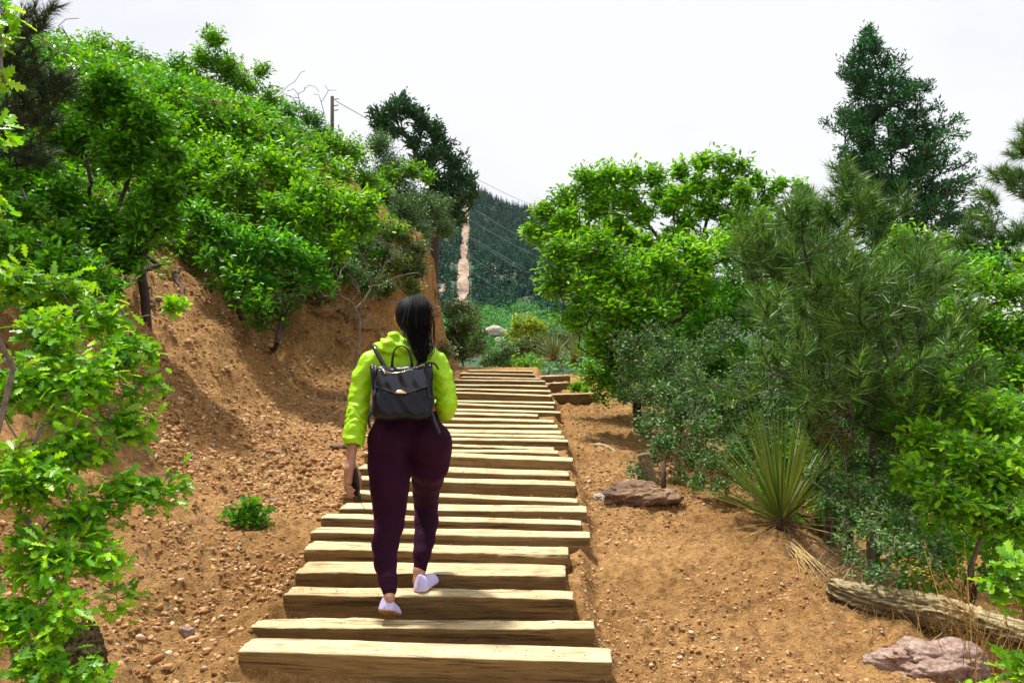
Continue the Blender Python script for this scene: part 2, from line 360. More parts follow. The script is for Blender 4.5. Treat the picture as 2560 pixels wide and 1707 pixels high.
# ---------------------------------------------------------------- timbers
def timber(length, dep, h, seed, wear=.006, n=170):
    """squared beam lying along x, origin at the middle of its underside"""
    c = .009; ns = 7
    P = []
    def edge(a, b_, k):
        for q in np.linspace(0, 1, k, endpoint=False): P.append((a[0]+(b_[0]-a[0])*q, a[1]+(b_[1]-a[1])*q))
    hd = dep/2
    edge((-hd, 0), (-hd, h-c), 5); edge((-hd, h-c), (-hd+c*.3, h-c*.3), 1); edge((-hd+c*.3, h-c*.3), (-hd+c, h), 1)
    edge((-hd+c, h), (hd-c, h), ns); edge((hd-c, h), (hd-c*.3, h-c*.3), 1); edge((hd-c*.3, h-c*.3), (hd, h-c), 1)
    edge((hd, h-c), (hd, 0), 3); edge((hd, 0), (-hd, 0), 2)
    P = np.array(P); m_ = len(P)
    xx = np.linspace(-length/2, length/2, n)
    xx[0] += 0; V_ = np.zeros((n, m_, 3)); V_[..., 0] = xx[:, None]; V_[..., 1] = P[:, 0]; V_[..., 2] = P[:, 1]
    cx = np.array([0, 0, h/2]); rad = nrm(V_*np.array([0, 1, 1])-cx*np.array([0, 1, 1]))
    a = V_[..., 0]; s = seed*13.7
    up = sstep(h*.5, h, V_[..., 2])
    disp = fbm(a*2.2+s, V_[..., 1]*14, V_[..., 2]*18, seed, 4)*wear+fbm(a*9+s, V_[..., 1]*60, V_[..., 2]*60, seed+3, 3)*wear*.45
    V_ += rad*disp[..., None]
    V_[..., 2] += up*(fbm(a*1.1+s, 0*a, 0, seed+5, 3)*wear*.8)
    # long splits in the upper face and the front
    sp = fbm(a*.8+s, V_[..., 1]*40, V_[..., 2]*40, seed+9, 3)
    V_ -= rad*(np.maximum(sp-.55, 0)*wear*2.5)[..., None]
    endw = np.exp(-(length/2-np.abs(a))/.02)
    V_ -= rad*(endw*.005*(1+fbm(a*30, V_[..., 1]*30, V_[..., 2]*30, seed+2, 2)))[..., None]
    v = V_.reshape(-1, 3); q = []
    I = np.arange(n-1)[:, None]*m_; J = np.arange(m_)[None]; K = (J+1) % m_
    q = np.stack([I+J, I+m_+J, I+m_+K, I+K], -1).reshape(-1, 4)
    v = np.concatenate([v, [[-length/2, 0, h/2], [length/2, 0, h/2]]]); t_ = []
    for j in range(m_):
        k = (j+1) % m_; t_.append((n*m_, j, k)); t_.append((n*m_+1, (n-1)*m_+k, (n-1)*m_+j))
    return v, np.array(t_), q
steps_group = 'squared timber steps laid up the gravel trail'
ordn = ['', 'first', 'second', 'third', 'fourth', 'fifth', 'sixth', 'seventh', 'eighth', 'ninth', 'tenth', 'eleventh', 'twelfth', 'thirteenth',
        'fourteenth', 'fifteenth', 'sixteenth', 'seventeenth', 'eighteenth', 'nineteenth', 'twentieth']
def step_label(n):
    d = {0: 'pale timber end showing at the bottom edge, lowest of all the steps',
         1: 'smooth squared timber step, widest and nearest whole one at the bottom of the photo',
         2: 'split-edged timber step under the rear shoe with its raised heel',
         3: 'dark weathered timber step under the forward lavender shoe',
         4: 'cracked timber step right in front of the forward lavender shoe',
         5: 'weathered timber step second in front of the forward lavender shoe',
         6: 'long timber step whose right end stands clear of the gravel full height',
         29: 'short pale timber step just below the crest of the trail',
         30: 'topmost timber step lying on the crest of the trail',
         12: 'wavy-topped timber step whose right end sticks out past those above and below',
         15: 'timber step with tall dark right end, above the knotted thin ones',
         20: 'short timber step stopping well before its neighbours on the right',
         21: 'wide pale timber step with dark right end, beside the short one',
         23: 'timber step with three gouges in its pale top'}
    if n in d: return d[n]
    if n < 20: return 'sawn timber step, %s one up past the forward shoe' % ordn[n-3]
    return 'sawn timber step, %s one down from the crest of the trail' % ordn[31-n]
for (n, d, x0, x1, z, dep, yaw, fl, fr) in TT:
    h = .175 if n else .2; Lg = (x1-x0)
    old = n in (2, 3, 4, 5, 14)
    v, t_, q = timber(Lg/math.cos(yaw), dep+.02, h, n+2, .0080 if old else .0038)
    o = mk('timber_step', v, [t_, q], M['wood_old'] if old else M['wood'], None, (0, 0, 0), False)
    yawa = yaw if n else .075
    # yaw: left end farther away; roll takes up the rest of the measured slope
    cxm = (x0+x1)/2
    zl = 1.6-(fl-870)/2375*(d+Lg/2*math.tan(yawa)); zr = 1.6-(fr-870)/2375*(d-Lg/2*math.tan(yawa))
    roll = math.atan2(zr-zl, Lg)*.8
    o.rotation_euler = (0, -roll, -yawa)
    o.location = (cxm, d+(dep+.02)/2, z-h)
    tag(o, step_label(n), 'timber step', steps_group)
# retaining timbers to the right of the upper steps
for k, (a, b_, h, lab) in enumerate([
        ((1264, 905, 11.6), (1366, 902, 11.9), .16, 'dark retaining timber right of the stairs, lowest of the three'),
        ((1256, 878, 13.0), (1352, 876, 13.6), .14, 'dark retaining timber right of the stairs, between two others'),
        ((1240, 863, 13.9), (1303, 861, 14.3), .10, 'short retaining timber beside the top steps by the pale yuccas')]):
    A = V(*a); B = V(*b_); d_ = B-A; Lg = np.linalg.norm(d_)
    v, t_, q = timber(Lg, .13, h, 60+k, .005, 40)
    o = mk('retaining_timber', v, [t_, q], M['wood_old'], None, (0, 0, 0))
    o.location = ((A+B)/2-np.array([0, 0, h])).tolist(); o.rotation_euler = (0, -math.atan2(d_[2], abs(d_[0])), math.atan2(d_[1], d_[0]))
    tag(o, lab, 'timber', 'retaining timbers right of the stairs')

# ---------------------------------------------------------------- loose stones
def ico(sub, seed, rough=.25, flat=.65):
    import bmesh
    bm = bmesh.new(); bmesh.ops.create_icosphere(bm, subdivisions=sub, radius=1)
    v = np.array([p.co[:] for p in bm.verts]); f = np.array([[q.index for q in p.verts] for p in bm.faces]); bm.free()
    if flat < .63: v = v*np.random.default_rng(seed).uniform(.62, 1.25, (len(v), 1))*np.array([1.25, .85, 1])
    else: v = v*(1+rough*fbm(v[:, 0]*1.3+seed*7, v[:, 1]*1.3, v[:, 2]*1.3, seed, 3))[:, None]
    v[:, 2] *= flat
    return v, f
def rand_rot(n, tilt=.5):
    a = rng.uniform(0, 2*np.pi, n); y = np.stack([np.cos(a), np.sin(a), rng.normal(0, tilt, n)], 1)
    up = np.stack([rng.normal(0, tilt, n), rng.normal(0, tilt, n), np.ones(n)], 1)
    return frames(y, up)
mb = MB()
tmpl = [ico(1, s, .75, .62) for s in range(5)]
def scatter(n, x0, x1, y0, y1, smin, smax, keep):
    x = rng.uniform(x0, x1, n); y = y0+(y1-y0)*rng.uniform(0, 1, n)**1.25
    k = keep(x, y); x, y = x[k], y[k]; n = len(x)
    s = smin*(smax/smin)**(rng.uniform(0, 1, n)**2.9)
    z = ground(x, y)+s*.18
    for j, (tv, tf) in enumerate(tmpl):
        m_ = np.arange(n) % 5 == j
        if m_.sum() == 0: continue
        v, f = stamp(tv, tf, np.stack([x, y, z], 1)[m_], rand_rot(m_.sum(), .35), s[m_])
        mb.add(v, f)
inl = lambda x, y: (x < np.interp(y, gy, gxl)-.01)
inr = lambda x, y: (x > np.interp(y, gy, gxr)+.01) & (x < np.interp(y, EY, EX)+1.2)
pt = lambda x, y, f: fbm(x*f, y*f, 0, 77, 2) > rng.normal(-.1, .35, len(x))
scatter(52000, -3.2, -.5, 3.3, 8.2, .004, .022, lambda x, y: inl(x, y) & pt(x, y, 1.5))
scatter(16000, -4.5, -.6, 6.5, 14, .008, .03, lambda x, y: inl(x, y))
scatter(40000, .3, 3.4, 3.3, 8.5, .0028, .0155, lambda x, y: inr(x, y) & pt(x, y, 1.2))
scatter(3500, .3, 3.4, 7, 13, .006, .02, lambda x, y: inr(x, y))
scatter(260, -3.0, -.6, 3.4, 9, .02, .042, lambda x, y: inl(x, y))
scatter(900, -1.2, .5, 3.6, 14, .003, .010, lambda x, y: (x > -.9) & (x < .4))
for (n_, d, x0, x1, z, dep, yaw, fl, fr) in TT:
    if d > 10: continue
    k = int(26*(x1-x0)); u = rng.uniform(.02, .98, k); u = np.where(rng.random(k) < .45, u**2.2, u); x = x0+(x1-x0)*u; y = d+.015+(dep-.02)*rng.uniform(0, 1, k)-(x-(x0+x1)/2)*math.tan(yaw)
    s = rng.uniform(.0018, .0055, k); v, f = stamp(*tmpl[n_ % 5], np.stack([x, y, np.full(k, z)+s*.3], 1), rand_rot(k, .3), s); mb.add(v, f)
o = mb.build('gravel', M['pebble'], smooth=False); tag(o, kind='stuff'); o['label'] = 'loose reddish gravel lying on the trail and its banks'

def rock(name, label, mat, c, size, seed, rot=0., rough=.55, sub=5, flatb=.45, sharp=0.):
    v, f = ico(sub, seed, 0, 1)
    n1 = fbm(v[:, 0]*1.1+seed, v[:, 1]*1.1, v[:, 2]*1.1, seed, 5, .55)
    v = v*(1+rough*.45*n1)[:, None]
    if sharp: v = v+nrm(v)*((1-np.abs(fbm(v[:, 0]*1.3, v[:, 1]*1.3, v[:, 2]*1.8+seed, seed+4, 4)))*sharp)[:, None]
    v[:, 2] = np.where(v[:, 2] < -flatb, -flatb, v[:, 2])
    v = v*np.array(size)
    cr_, sr = math.cos(rot), math.sin(rot); v = v@np.array([[cr_, sr, 0], [-sr, cr_, 0], [0, 0, 1]])
    o = mk(name, v, [f], mat, None, (0, 0, 0)); o.location = [float(q) for q in c]
    tag(o, label, 'rock'); return o
def on_ground(vx, vy, dz=0.):            # where the sight line through (vx,vy) meets the ground
    ds = np.linspace(3.2, 40, 1500); P = np.stack([(vx-1176)/2182*ds, ds, 1.6+(799.5-vy)/2182*ds], 1)
    k = np.argmax(P[:, 2] < ground(P[:, 0], P[:, 1], False)+dz)
    return P[k]
rk = []
p = on_ground(1458, 1162); rk.append(rock('rock', 'brown layered boulder on the gravel right of the steps', M['rock_brown'], p+np.array([.02, .12, .06]), (.225, .14, .095), 11, -.06, .9, 6, .5, .22))
p = on_ground(1392, 1155); rk.append(rock('rock', 'small grey stone leaning against the left end of the brown boulder', M['rock_pale'], p+np.array([0, .08, .02]), (.09, .07, .045), 3, .5, .5, 5, .5, .2))
p = on_ground(2165, 1562); rk.append(rock('rock', 'pink granite rock at the bottom right corner below the log', M['rock_pink'], p+np.array([0, .14, .03]), (.24, .16, .098), 31, -.25, .7, 6, .5, .12))
p = on_ground(775, 1030); rk.append(rock('rock', 'flat brown stone left of the steps beside the green sleeve', M['rock_brown'], p+np.array([0, .05, .02]), (.075, .05, .03), 5, .3, .5, 4, .5, .2))
p = on_ground(1352, 1003); rk.append(rock('rock', 'dark round stone on the bare ground above the driftwood', M['rock_brown'], p+np.array([0, .02, .02]), (.034, .03, .03), 6, 0, .4, 4))
for (vx, vy, s, lab) in [(625, 1155, .03, 'pinkish stone on the gravel behind the oak seedling'), (425, 1455, .035, 'flat brown stone on the gravel near the bottom left'),
                         (520, 765, .09, 'flat slab of rock set in the bank above the gravel slope'), (985, 720, .13, 'pale orange boulder jutting from the bank beside the ponytail'), (752, 716, .16, 'long rock outcrop on the bank just right of the small crooked bush'), (820, 742, .17, 'broken rock outcrop on the bank midway to the ponytail'), (880, 770, .12, 'rock outcrop low on the bank left of the jacket hood'), (790, 790, .10, 'low rock poking out of the bank above the dead brush'), (700, 672, .14, 'rock ledge under the gnarled roots')]:
    p = on_ground(vx, vy); rk.append(rock('rock', lab, M['clay'] if s > .05 else M['rock_pink'], p+np.array([0, s*.5, s*.02]), (s*1.15, s*.9, s*.75), int(vx) % 40, -.4, 1.1, 5, .6, .2))
# ---------------------------------------------------------------- leaf templates (y = length, z = normal), unit length
def leaf_tmpl(lobes, full):
    L_ = {2: [(0, .0), (.12, .05), (.3, .20), (.42, .11), (.58, .26), (.70, .13), (.86, .17), (1, .0)],
          3: [(0, .0), (.10, .03), (.22, .16), (.31, .07), (.44, .25), (.53, .09), (.67, .27), (.76, .11), (.88, .16), (.95, .09), (1, .0)],
          1: [(0, .0), (.25, .16), (.55, .24), (.8, .17), (1, .0)],
          0: [(0, .0), (.5, .22), (1, .0)]}[lobes]
    P = np.array(L_); m_ = len(P)
    mid = np.stack([np.zeros(m_), P[:, 0], -.10*P[:, 0]**2], 1)
    rt = np.stack([P[:, 1], P[:, 0]+(.05 if lobes > 1 else 0)*(P[:, 1] > .14), .35*P[:, 1]-.10*P[:, 0]**2-.3*P[:, 1]**2], 1)[1:-1]
    lf = rt*np.array([-1, 1, 1])
    v = np.concatenate([mid, rt, lf]); k = m_-2; f = []
    for side, off in ((0, m_), (1, m_+k)):
        f.append((0, 1, off) if side else (0, off, 1))
        for j in range(k-1):
            a, b_, c_, d_ = 1+j, off+j, off+j+1, 2+j
            f += [(a, c_, b_), (a, d_, c_)] if side else [(a, b_, c_), (a, c_, d_)]
        f.append((m_-2, m_-1, off+k-1) if side else (m_-2, off+k-1, m_-1))
    return v, np.array(f)
LT = {k: leaf_tmpl(k, 1) for k in (0, 1, 2, 3)}
LT['needle'] = (np.array([(-.012, 0, 0), (.012, 0, 0), (0, 1, 0)]), np.array([(0, 1, 2)]))
LT['sprig'] = (np.array([(0, 0, 0), (.16, .45, .05), (0, 1, -.02), (-.16, .45, .05), (0, .5, -.12)]), np.array([(0, 1, 4), (1, 2, 4), (0, 4, 3), (4, 2, 3), (0, 2, 1), (0, 3, 2)])[:4])
def scribble(A, B, n, jit):
    t = np.linspace(0, 1, n)[1:, None]; return A+(B-A)*t+rng.normal(0, jit, (n-1, 3))*np.sin(t*np.pi)
def grow(trunk, tips, seg=.25, jit=.03, upcost=.6, root_bias=.12):
    """grow branches from the trunk polyline to every tip; returns nodes, parents, weight"""
    P = np.zeros((len(trunk)+len(tips)*12+10, 3)); par = np.full(len(P), -1); n = len(trunk)
    P[:n] = trunk; par[1:n] = np.arange(n-1)
    d0 = np.zeros(len(P)); d0[1:n] = np.cumsum(np.linalg.norm(np.diff(trunk, axis=0), axis=1))
    order = np.argsort(np.linalg.norm(tips-trunk[min(len(trunk)-1, 2)], axis=1)); tipn = np.zeros(len(tips), int)
    for k in order:
        tp = tips[k]; df = P[1:n]-tp if n > 1 else P[:n]-tp
        dist = np.linalg.norm(df, axis=1); cost = dist+upcost*np.maximum(df[:, 2], 0)+root_bias*d0[1:n]
        j = int(np.argmin(cost))+1; dj = dist[j-1]
        m_ = int(np.clip(math.ceil(dj/seg), 1, 10)); t = np.linspace(0, 1, m_+1)[1:, None]
        pts = P[j]+(tp-P[j])*t+rng.normal(0, jit*dj+.004, (m_, 3))*np.sin(t*np.pi*.95)
        pts[:, 2] += (np.sin(t*np.pi)*.06*dj)[:, 0]
        if n+m_ > len(P):
            P = np.concatenate([P, np.zeros((5000, 3))]); par = np.concatenate([par, np.full(5000, -1)]); d0 = np.concatenate([d0, np.zeros(5000)])
        P[n:n+m_] = pts; par[n] = j; par[n+1:n+m_] = np.arange(n, n+m_-1)
        d0[n:n+m_] = d0[j]+dj*t[:, 0]; tipn[k] = n+m_-1; n += m_
    P = P[:n]; par = par[:n]; wt = np.zeros(n)
    np.add.at(wt, tipn, 1)
    for i_ in range(n-1, 0, -1): wt[par[i_]] += wt[i_]
    return P, par, wt, tipn
def branches(P, par, wt, r0, rt, power=.5, rmin=.0015):
    i_ = np.arange(1, len(P)); r = rmin+(rt-rmin)*(wt/wt.max())**power
    rr = np.maximum(r, rmin)
    ra = np.minimum(rr[par[i_]], rr[i_]*1.35+.001)
    big = rr[i_] > rt*.3
    out = MB()
    for sel, sd_ in ((big, 8), (~big, 4)):
        if sel.any():
            v, q = segs(P[par[i_]][sel]-nrm(P[i_]-P[par[i_]])[sel]*ra[sel][:, None]*.3, P[i_][sel], ra[sel], rr[i_][sel], sd_)
            out.add(v, None, q)
    return out
def hit_depth(vx, vy):
    ds = np.linspace(2.6, 30, 700); x = (vx-1176)/2182*ds; h = 1.6+(799.5-vy)/2182*ds < ground(x, ds, False)
    return float(ds[np.argmax(h)]) if h.any() else None
def clump_tips(clumps, per, inner=.45):
    """clumps: (vx, vy, d, r in picture px[, squash]) -> tips, weights"""
    tips = []; ctr = []
    for c in clumps:
        c = list(c); hit = hit_depth(c[0], c[1])
        if hit and c[2] > hit-.5*c[3]/2182*hit: c[2] = hit-.5*c[3]/2182*hit
        r = c[3]/2182*c[2]; sq = c[4] if len(c) > 4 else .85
        n = max(3, int(per*r*r)); u = nrm(rng.normal(0, 1, (n, 3)))
        rr = r*(inner+(1-inner)*rng.uniform(0, 1, n)**.6)*(1+.18*fbm(u[:, 0]*2+c[0], u[:, 1]*2, u[:, 2]*2, int(c[1]), 2))
        p = V(*c[:3])+u*rr[:, None]*np.array([1, 1, sq]); tips.append(p); ctr.append(np.repeat(V(*c[:3])[None], n, 0))
    return np.concatenate(tips), np.concatenate(ctr)
def leafy(name, label, cat, clumps, base, leaf=2, size=.09, tipsper=110, perleaf=12, spread=.13, mat='oak', bark='bark',
          rt=.06, group=None, droop=.1, trunk=None, rmin=.002, up=.55, upcost=.6, crown='crown', seg=.25, minz=None, star=False, dens=6.):
    rt = rt*.5
    if leaf == 2: size *= .72; perleaf = int(perleaf*1.6)
    tips, ctr = clump_tips(clumps, tipsper*dens)
    if minz is not None: tips[:, 2] = np.maximum(tips[:, 2], minz)
    g_ = ground(tips[:, 0], tips[:, 1], False); k = tips[:, 2] > g_+.05; tips, ctr = tips[k], ctr[k]
    if base is None:
        low = max(clumps, key=lambda q_: q_[1]); hd_ = hit_depth(np.mean([q_[0] for q_ in clumps])*.5+low[0]*.5, low[1])
        c0 = tips.mean(0); bx, by = c0[0], c0[1]
        if hd_ and hd_ < c0[1]+2.5: bx, by = ((np.mean([q_[0] for q_ in clumps])*.5+low[0]*.5)-1176)/2182*hd_, hd_
    else: bx, by = base
    bz = gnd(bx, by); B = np.array([bx, by+.12, bz-.3])
    if trunk is None:
        top = tips.mean(0); top[2] = max(bz+.3*(top[2]-bz), bz+.1); trunk = [B, (B+top)/2+rng.normal(0, .06, 3), top]
    trunk = spline(np.array([B]+[np.asarray(q) for q in trunk[1:]]), 3+3*len(trunk))
    P, par, wt, tipn = grow(trunk, tips, seg, .06, upcost)
    root = empty(name, (bx, by, bz), label, cat, group)
    branches(P, par, wt, rt, rt, .62, rmin).build('trunk', M[bark], root)
    n = len(tips)*perleaf; ti = np.repeat(np.arange(len(tips)), perleaf)
    outd = nrm(tips-ctr); ax = nrm(P[tipn]-P[par[tipn]]+.6*outd+np.array([0, 0, .2]))
    dr = nrm(rng.normal(0, 1, (n, 3))*np.array([1, 1, .5])+ax[ti]*.7); dr[:, 2] -= droop; dr = nrm(dr)
    if star:
        pos = tips[ti]+ax[ti]*rng.uniform(-.6, .3, n)[:, None]*spread
    else:
        pos = tips[ti]-ax[ti]*rng.uniform(0, 1.6, n)[:, None]*spread+nrm(rng.normal(0, 1, (n, 3)))*(rng.uniform(0, 1, n)**.5)[:, None]*spread*.8
    ups = nrm(np.array([0, 0, up])+rng.normal(0, .38, (n, 3)))
    s = size*rng.uniform(.65, 1.15, n); tv, tf = LT[leaf]
    v, f = stamp(tv, tf, pos, frames(dr, ups), s)
    mk(crown, v, [f], M[mat], root, smooth=False)
    return root
def piney(name, label, cat, clumps, base, trunk=None, nlen=.12, tipsper=60, per=70, mat='needle', bark='bark', rt=.05, group=None, width=1., tuft=.10, seg=.2, tips=None, dirs=None, hang=0.):
    if tips is None: tips, ctr = clump_tips(clumps, tipsper*3, .15)
    else: ctr = None
    g_ = ground(tips[:, 0], tips[:, 1], False); k = tips[:, 2] > g_+.1; tips = tips[k]
    bx, by = base; bz = gnd(bx, by); B = np.array([bx, by, bz-.05])
    if trunk is None:
        top = tips[np.argmax(tips[:, 2])]; trunk = [B, (B+top)/2+rng.normal(0, .05, 3), top]
    trunk = spline(np.array([B]+[np.asarray(q) for q in trunk[1:]]), 14)
    P, par, wt, tipn = grow(trunk, tips, seg, .09, .8, .02)
    root = empty(name, (bx, by, bz), label, cat, group)
    hgt = P[:, 2]; branches(P, par, wt, rt, rt, .65, .003).build('trunk', M[bark], root)
    axd = P[tipn]-P[par[tipn]]; trc = trunk[np.argmin(np.abs(trunk[:, 2][None]-tips[:, 2][:, None]), 1)]
    ax = nrm(nrm(axd)+.7*nrm(tips-trc)*np.array([1, 1, 0])+np.array([0, 0, .75-hang]))
    n = len(tips)*per; ti = np.repeat(np.arange(len(tips)), per)
    u = rng.uniform(0, 1, n); pos = tips[ti]+ax[ti]*((u-.75)*tuft*1.3)[:, None]
    side = nrm(np.cross(ax[ti], rng.normal(0, 1, (n, 3)))); th = np.radians(rng.uniform(18, 75, n)*(1.15-.6*u))
    dr = ax[ti]*np.cos(th)[:, None]+side*np.sin(th)[:, None]; dr[:, 2] -= .12
    tv, tf = LT['needle']; tv = tv*np.array([width, 1, 1])
    v, f = stamp(tv, tf, pos, frames(dr, nrm(rng.normal(0, 1, (n, 3)))), nlen*rng.uniform(.7, 1.1, n))
    mk('needles', v, [f], M[mat], root, smooth=False)
    return root
def blades(mb, base, dirs, length, width, bend=.3, n=6, fold=.25, twist=0.):
    """long tapering blades; every one a bent, keeled strip"""
    for b_, d_, l_, w_ in zip(base, dirs, length, width):
        t = np.linspace(0, 1, n)[:, None]; d_ = nrm(d_)
        c = b_+d_*t*l_+np.array([0, 0, -1.])*(bend*l_*t**2.2)*(1-abs(d_[2])*.7)
        s = nrm(np.cross(d_, np.array([0, 0, 1.])+rng.normal(0, .3, 3)+1e-3)); k = nrm(np.cross(s, d_))
        wd = w_*(1-t**1.8)*np.minimum(1, .5+t*3)+.0004
        v = np.concatenate([c-s*wd/2, c-k*wd*fold, c+s*wd/2]); q = []
        for j in range(n-1): q += [(j, j+1, n+j+1, n+j), (n+j, n+j+1, 2*n+j+1, 2*n+j)]
        mb.add(v, None, q)
# ---------------------------------------------------------------- vegetation, left side
def fill(specs, top, bot, step, r, back=.0, seed=3, extra_top=None):
    """undergrowth: clumps resting on the slope between two lines of the picture, shared out among plants"""
    r_ = np.random.default_rng(seed); cl = [[] for _ in specs]
    for vx in np.arange(top[0][0], top[-1][0]+1, step):
        t0 = np.interp(vx, *zip(*top)); b0 = np.interp(vx, *zip(*bot))
        for vy in np.arange(t0, b0, step):
            x_, y_ = vx+r_.uniform(-.4, .4)*step, vy+r_.uniform(-.4, .4)*step; d = hit_depth(x_, y_)
            if not d or d > 29: continue
            k = int(np.argmin([(x_-a[1])**2+(y_-a[2])**2*1.6 for a in specs])); cl[k].append((x_, y_, d-.25*r_.uniform(0, 1), r*r_.uniform(.7, 1.2)))
    for k in range(len(cl)):
        if extra_top and k in extra_top: cl[k] += extra_top[k]
    return cl
def gx(vx, d): return ((vx-1176)/2182*d, d)
G1 = 'gambel oaks growing over the left bank'
leafy('oak_shrub', 'light green lobed-leaf oak bush in the foreground along the left edge', 'oak shrub',
      [(40, 640, 4.3, 60), (150, 660, 4.4, 55), (235, 720, 4.3, 60), (120, 760, 4.1, 80), (280, 800, 4.2, 60), (330, 880, 4.2, 35), (180, 860, 4.0, 95), (50, 880, 3.9, 90),
       (290, 960, 4.1, 60), (170, 1010, 3.9, 90), (60, 1080, 3.7, 100), (290, 1110, 3.9, 55), (370, 1130, 4.0, 35), (190, 1180, 3.8, 80), (240, 1270, 3.7, 55), (280, 1360, 3.8, 30),
       (90, 1270, 3.6, 95), (30, 1400, 3.5, 80), (140, 1400, 3.5, 60), (80, 1510, 3.4, 70), (190, 1540, 3.4, 45), (350, 800, 4.3, 16), (400, 1090, 4.1, 16)],
      (-2.25, 3.9), 3, .068, 330, 12, .085, 'oak_near', 'bark_grey', .028, droop=.25, rmin=.0016, up=.6, seg=.12, dens=5.2)
leafy('oak_shrub', 'few bright oak leaves hanging in at the upper left edge', 'oak shrub',
      [(-14, 70, 3.3, 26), (-8, 180, 3.3, 28), (-16, 290, 3.3, 24), (14, 30, 3.4, 14), (-30, 450, 3.4, 26)], (-2.15, 3.1), 3, .082, 300, 9, .06, 'oak_near', 'bark_grey', .02, rmin=.0016)
leafy('oak_sprig', 'lone oak sprig on a bare pale twig reaching over the left gravel bank', 'sprig',
      [(400, 698, 4.6, 17)], (-2.2, 4.35), 3, .062, 2600, 6, .03, 'oak_near', 'bark_grey', .005, trunk=[(0, 0, 0), V(200, 880, 4.4), V(300, 740, 4.5), V(385, 722, 4.6)], rmin=.002)
leafy('oak_tree', 'large dark-limbed oak in front of the hillside, upper left', 'oak tree',
      [(240, 215, 8.4, 85), (330, 270, 8.3, 75), (170, 300, 8.8, 80), (390, 345, 8.2, 45), (290, 350, 8.4, 80), (380, 430, 8.2, 50), (60, 400, 8.9, 75), (130, 450, 8.6, 70),
       (340, 500, 8.2, 70), (230, 520, 8.5, 75), (50, 560, 8.6, 75), (140, 590, 8.6, 70), (290, 585, 8.3, 55), (385, 500, 8.2, 35), (30, 250, 8.9, 60), (90, 180, 9.2, 60)],
      gx(330, 8.7), 2, .105, 150, 17, .13, 'oak_deep', 'bark', .09, G1,
      trunk=[(0, 0, 0), V(322, 620, 8.7), V(250, 540, 8.7), V(205, 440, 8.7), V(235, 380, 8.6)], up=.8)
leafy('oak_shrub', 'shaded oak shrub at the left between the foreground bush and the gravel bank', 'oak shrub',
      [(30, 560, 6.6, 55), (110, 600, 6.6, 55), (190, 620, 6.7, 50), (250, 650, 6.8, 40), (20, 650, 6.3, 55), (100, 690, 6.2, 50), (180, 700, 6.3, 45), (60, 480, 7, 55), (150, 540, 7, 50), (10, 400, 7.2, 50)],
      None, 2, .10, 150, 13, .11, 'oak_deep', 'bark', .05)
P_ = [('bright oak with a tall narrow leafy top against the sky, upper left', [(490, 85, 17, 34), (470, 130, 17, 40), (520, 150, 17, 45), (560, 190, 17, 42), (600, 160, 17, 26), (500, 210, 17, 50), (620, 225, 17, 35)], 'oak'),
 ('sprawling oak on the skyline at the far upper left', [(160, 115, 16, 48), (225, 105, 16, 45), (290, 130, 16, 48), (200, 170, 15.5, 60), (330, 175, 16, 45), (130, 180, 15, 55)], 'oak'),
 ('round oak on the skyline left of the tallest narrow one', [(350, 160, 17, 42), (410, 150, 17, 38), (385, 210, 16.5, 50), (440, 190, 17, 40)], 'oak_blue'),
 ('oak on the skyline just left of the utility pole', [(660, 260, 18, 42), (715, 270, 18, 34), (680, 310, 17.5, 48), (740, 300, 18, 30)], 'oak_blue'),
 ('deep green oak in the second row under the narrow-topped one', [(450, 270, 13.5, 60), (520, 290, 13.5, 60), (580, 270, 14, 55), (630, 310, 14, 50), (560, 350, 13, 55)], 'oak_deep'),
 ('bright bushy oak at the middle of the left hillside', [(480, 350, 11.5, 65), (550, 400, 11.2, 65), (620, 370, 11.6, 60), (680, 400, 11.8, 50), (500, 440, 11, 60), (460, 390, 11.2, 45)], 'oak'),
 ('yellowish green oak under the utility pole', [(760, 330, 15.5, 45), (810, 350, 15.5, 45), (770, 400, 15, 52), (840, 410, 15.5, 40), (720, 360, 15, 45)], 'oak'),
 ('bright round oak leaning out over the bank, left of the hiker', [(720, 430, 11, 62), (780, 470, 11, 62), (830, 520, 11.2, 45), (700, 500, 10.8, 65), (770, 560, 10.8, 55), (640, 480, 10.8, 55), (850, 460, 11.3, 35)], 'oak'),
 ('deep green oak spilling down the bank in the middle of the left slope', [(500, 520, 10.3, 55), (560, 560, 10.3, 65), (640, 570, 10.3, 65), (700, 600, 10.4, 55), (740, 640, 10.4, 35), (600, 640, 10.2, 50), (450, 490, 10.3, 45)], 'oak_blue'),
 ('low oak branch hanging down the bank above the twisted little trunk', [(540, 640, 9.9, 40), (580, 690, 9.8, 35), (500, 590, 10, 40), (605, 720, 9.8, 22)], 'oak_deep'),
 ('sunlit oak crown directly behind the large dark-limbed one', [(390, 290, 12, 55), (330, 330, 12, 50), (440, 320, 12.2, 45), (400, 380, 11.5, 50)], 'oak'),
 ('small yellowish oak beside the umbrella-topped pine', [(905, 400, 16.5, 34), (950, 390, 16.5, 30), (880, 440, 16, 34), (985, 400, 17, 18)], 'yellow_leaf' if False else 'oak')]
for lab, cl, mt in P_:
    leafy('oak_tree', lab, 'oak tree', cl, None, 2, .115, 75, 13, .15, mt, 'bark', .06, G1, up=.8, rmin=.004)
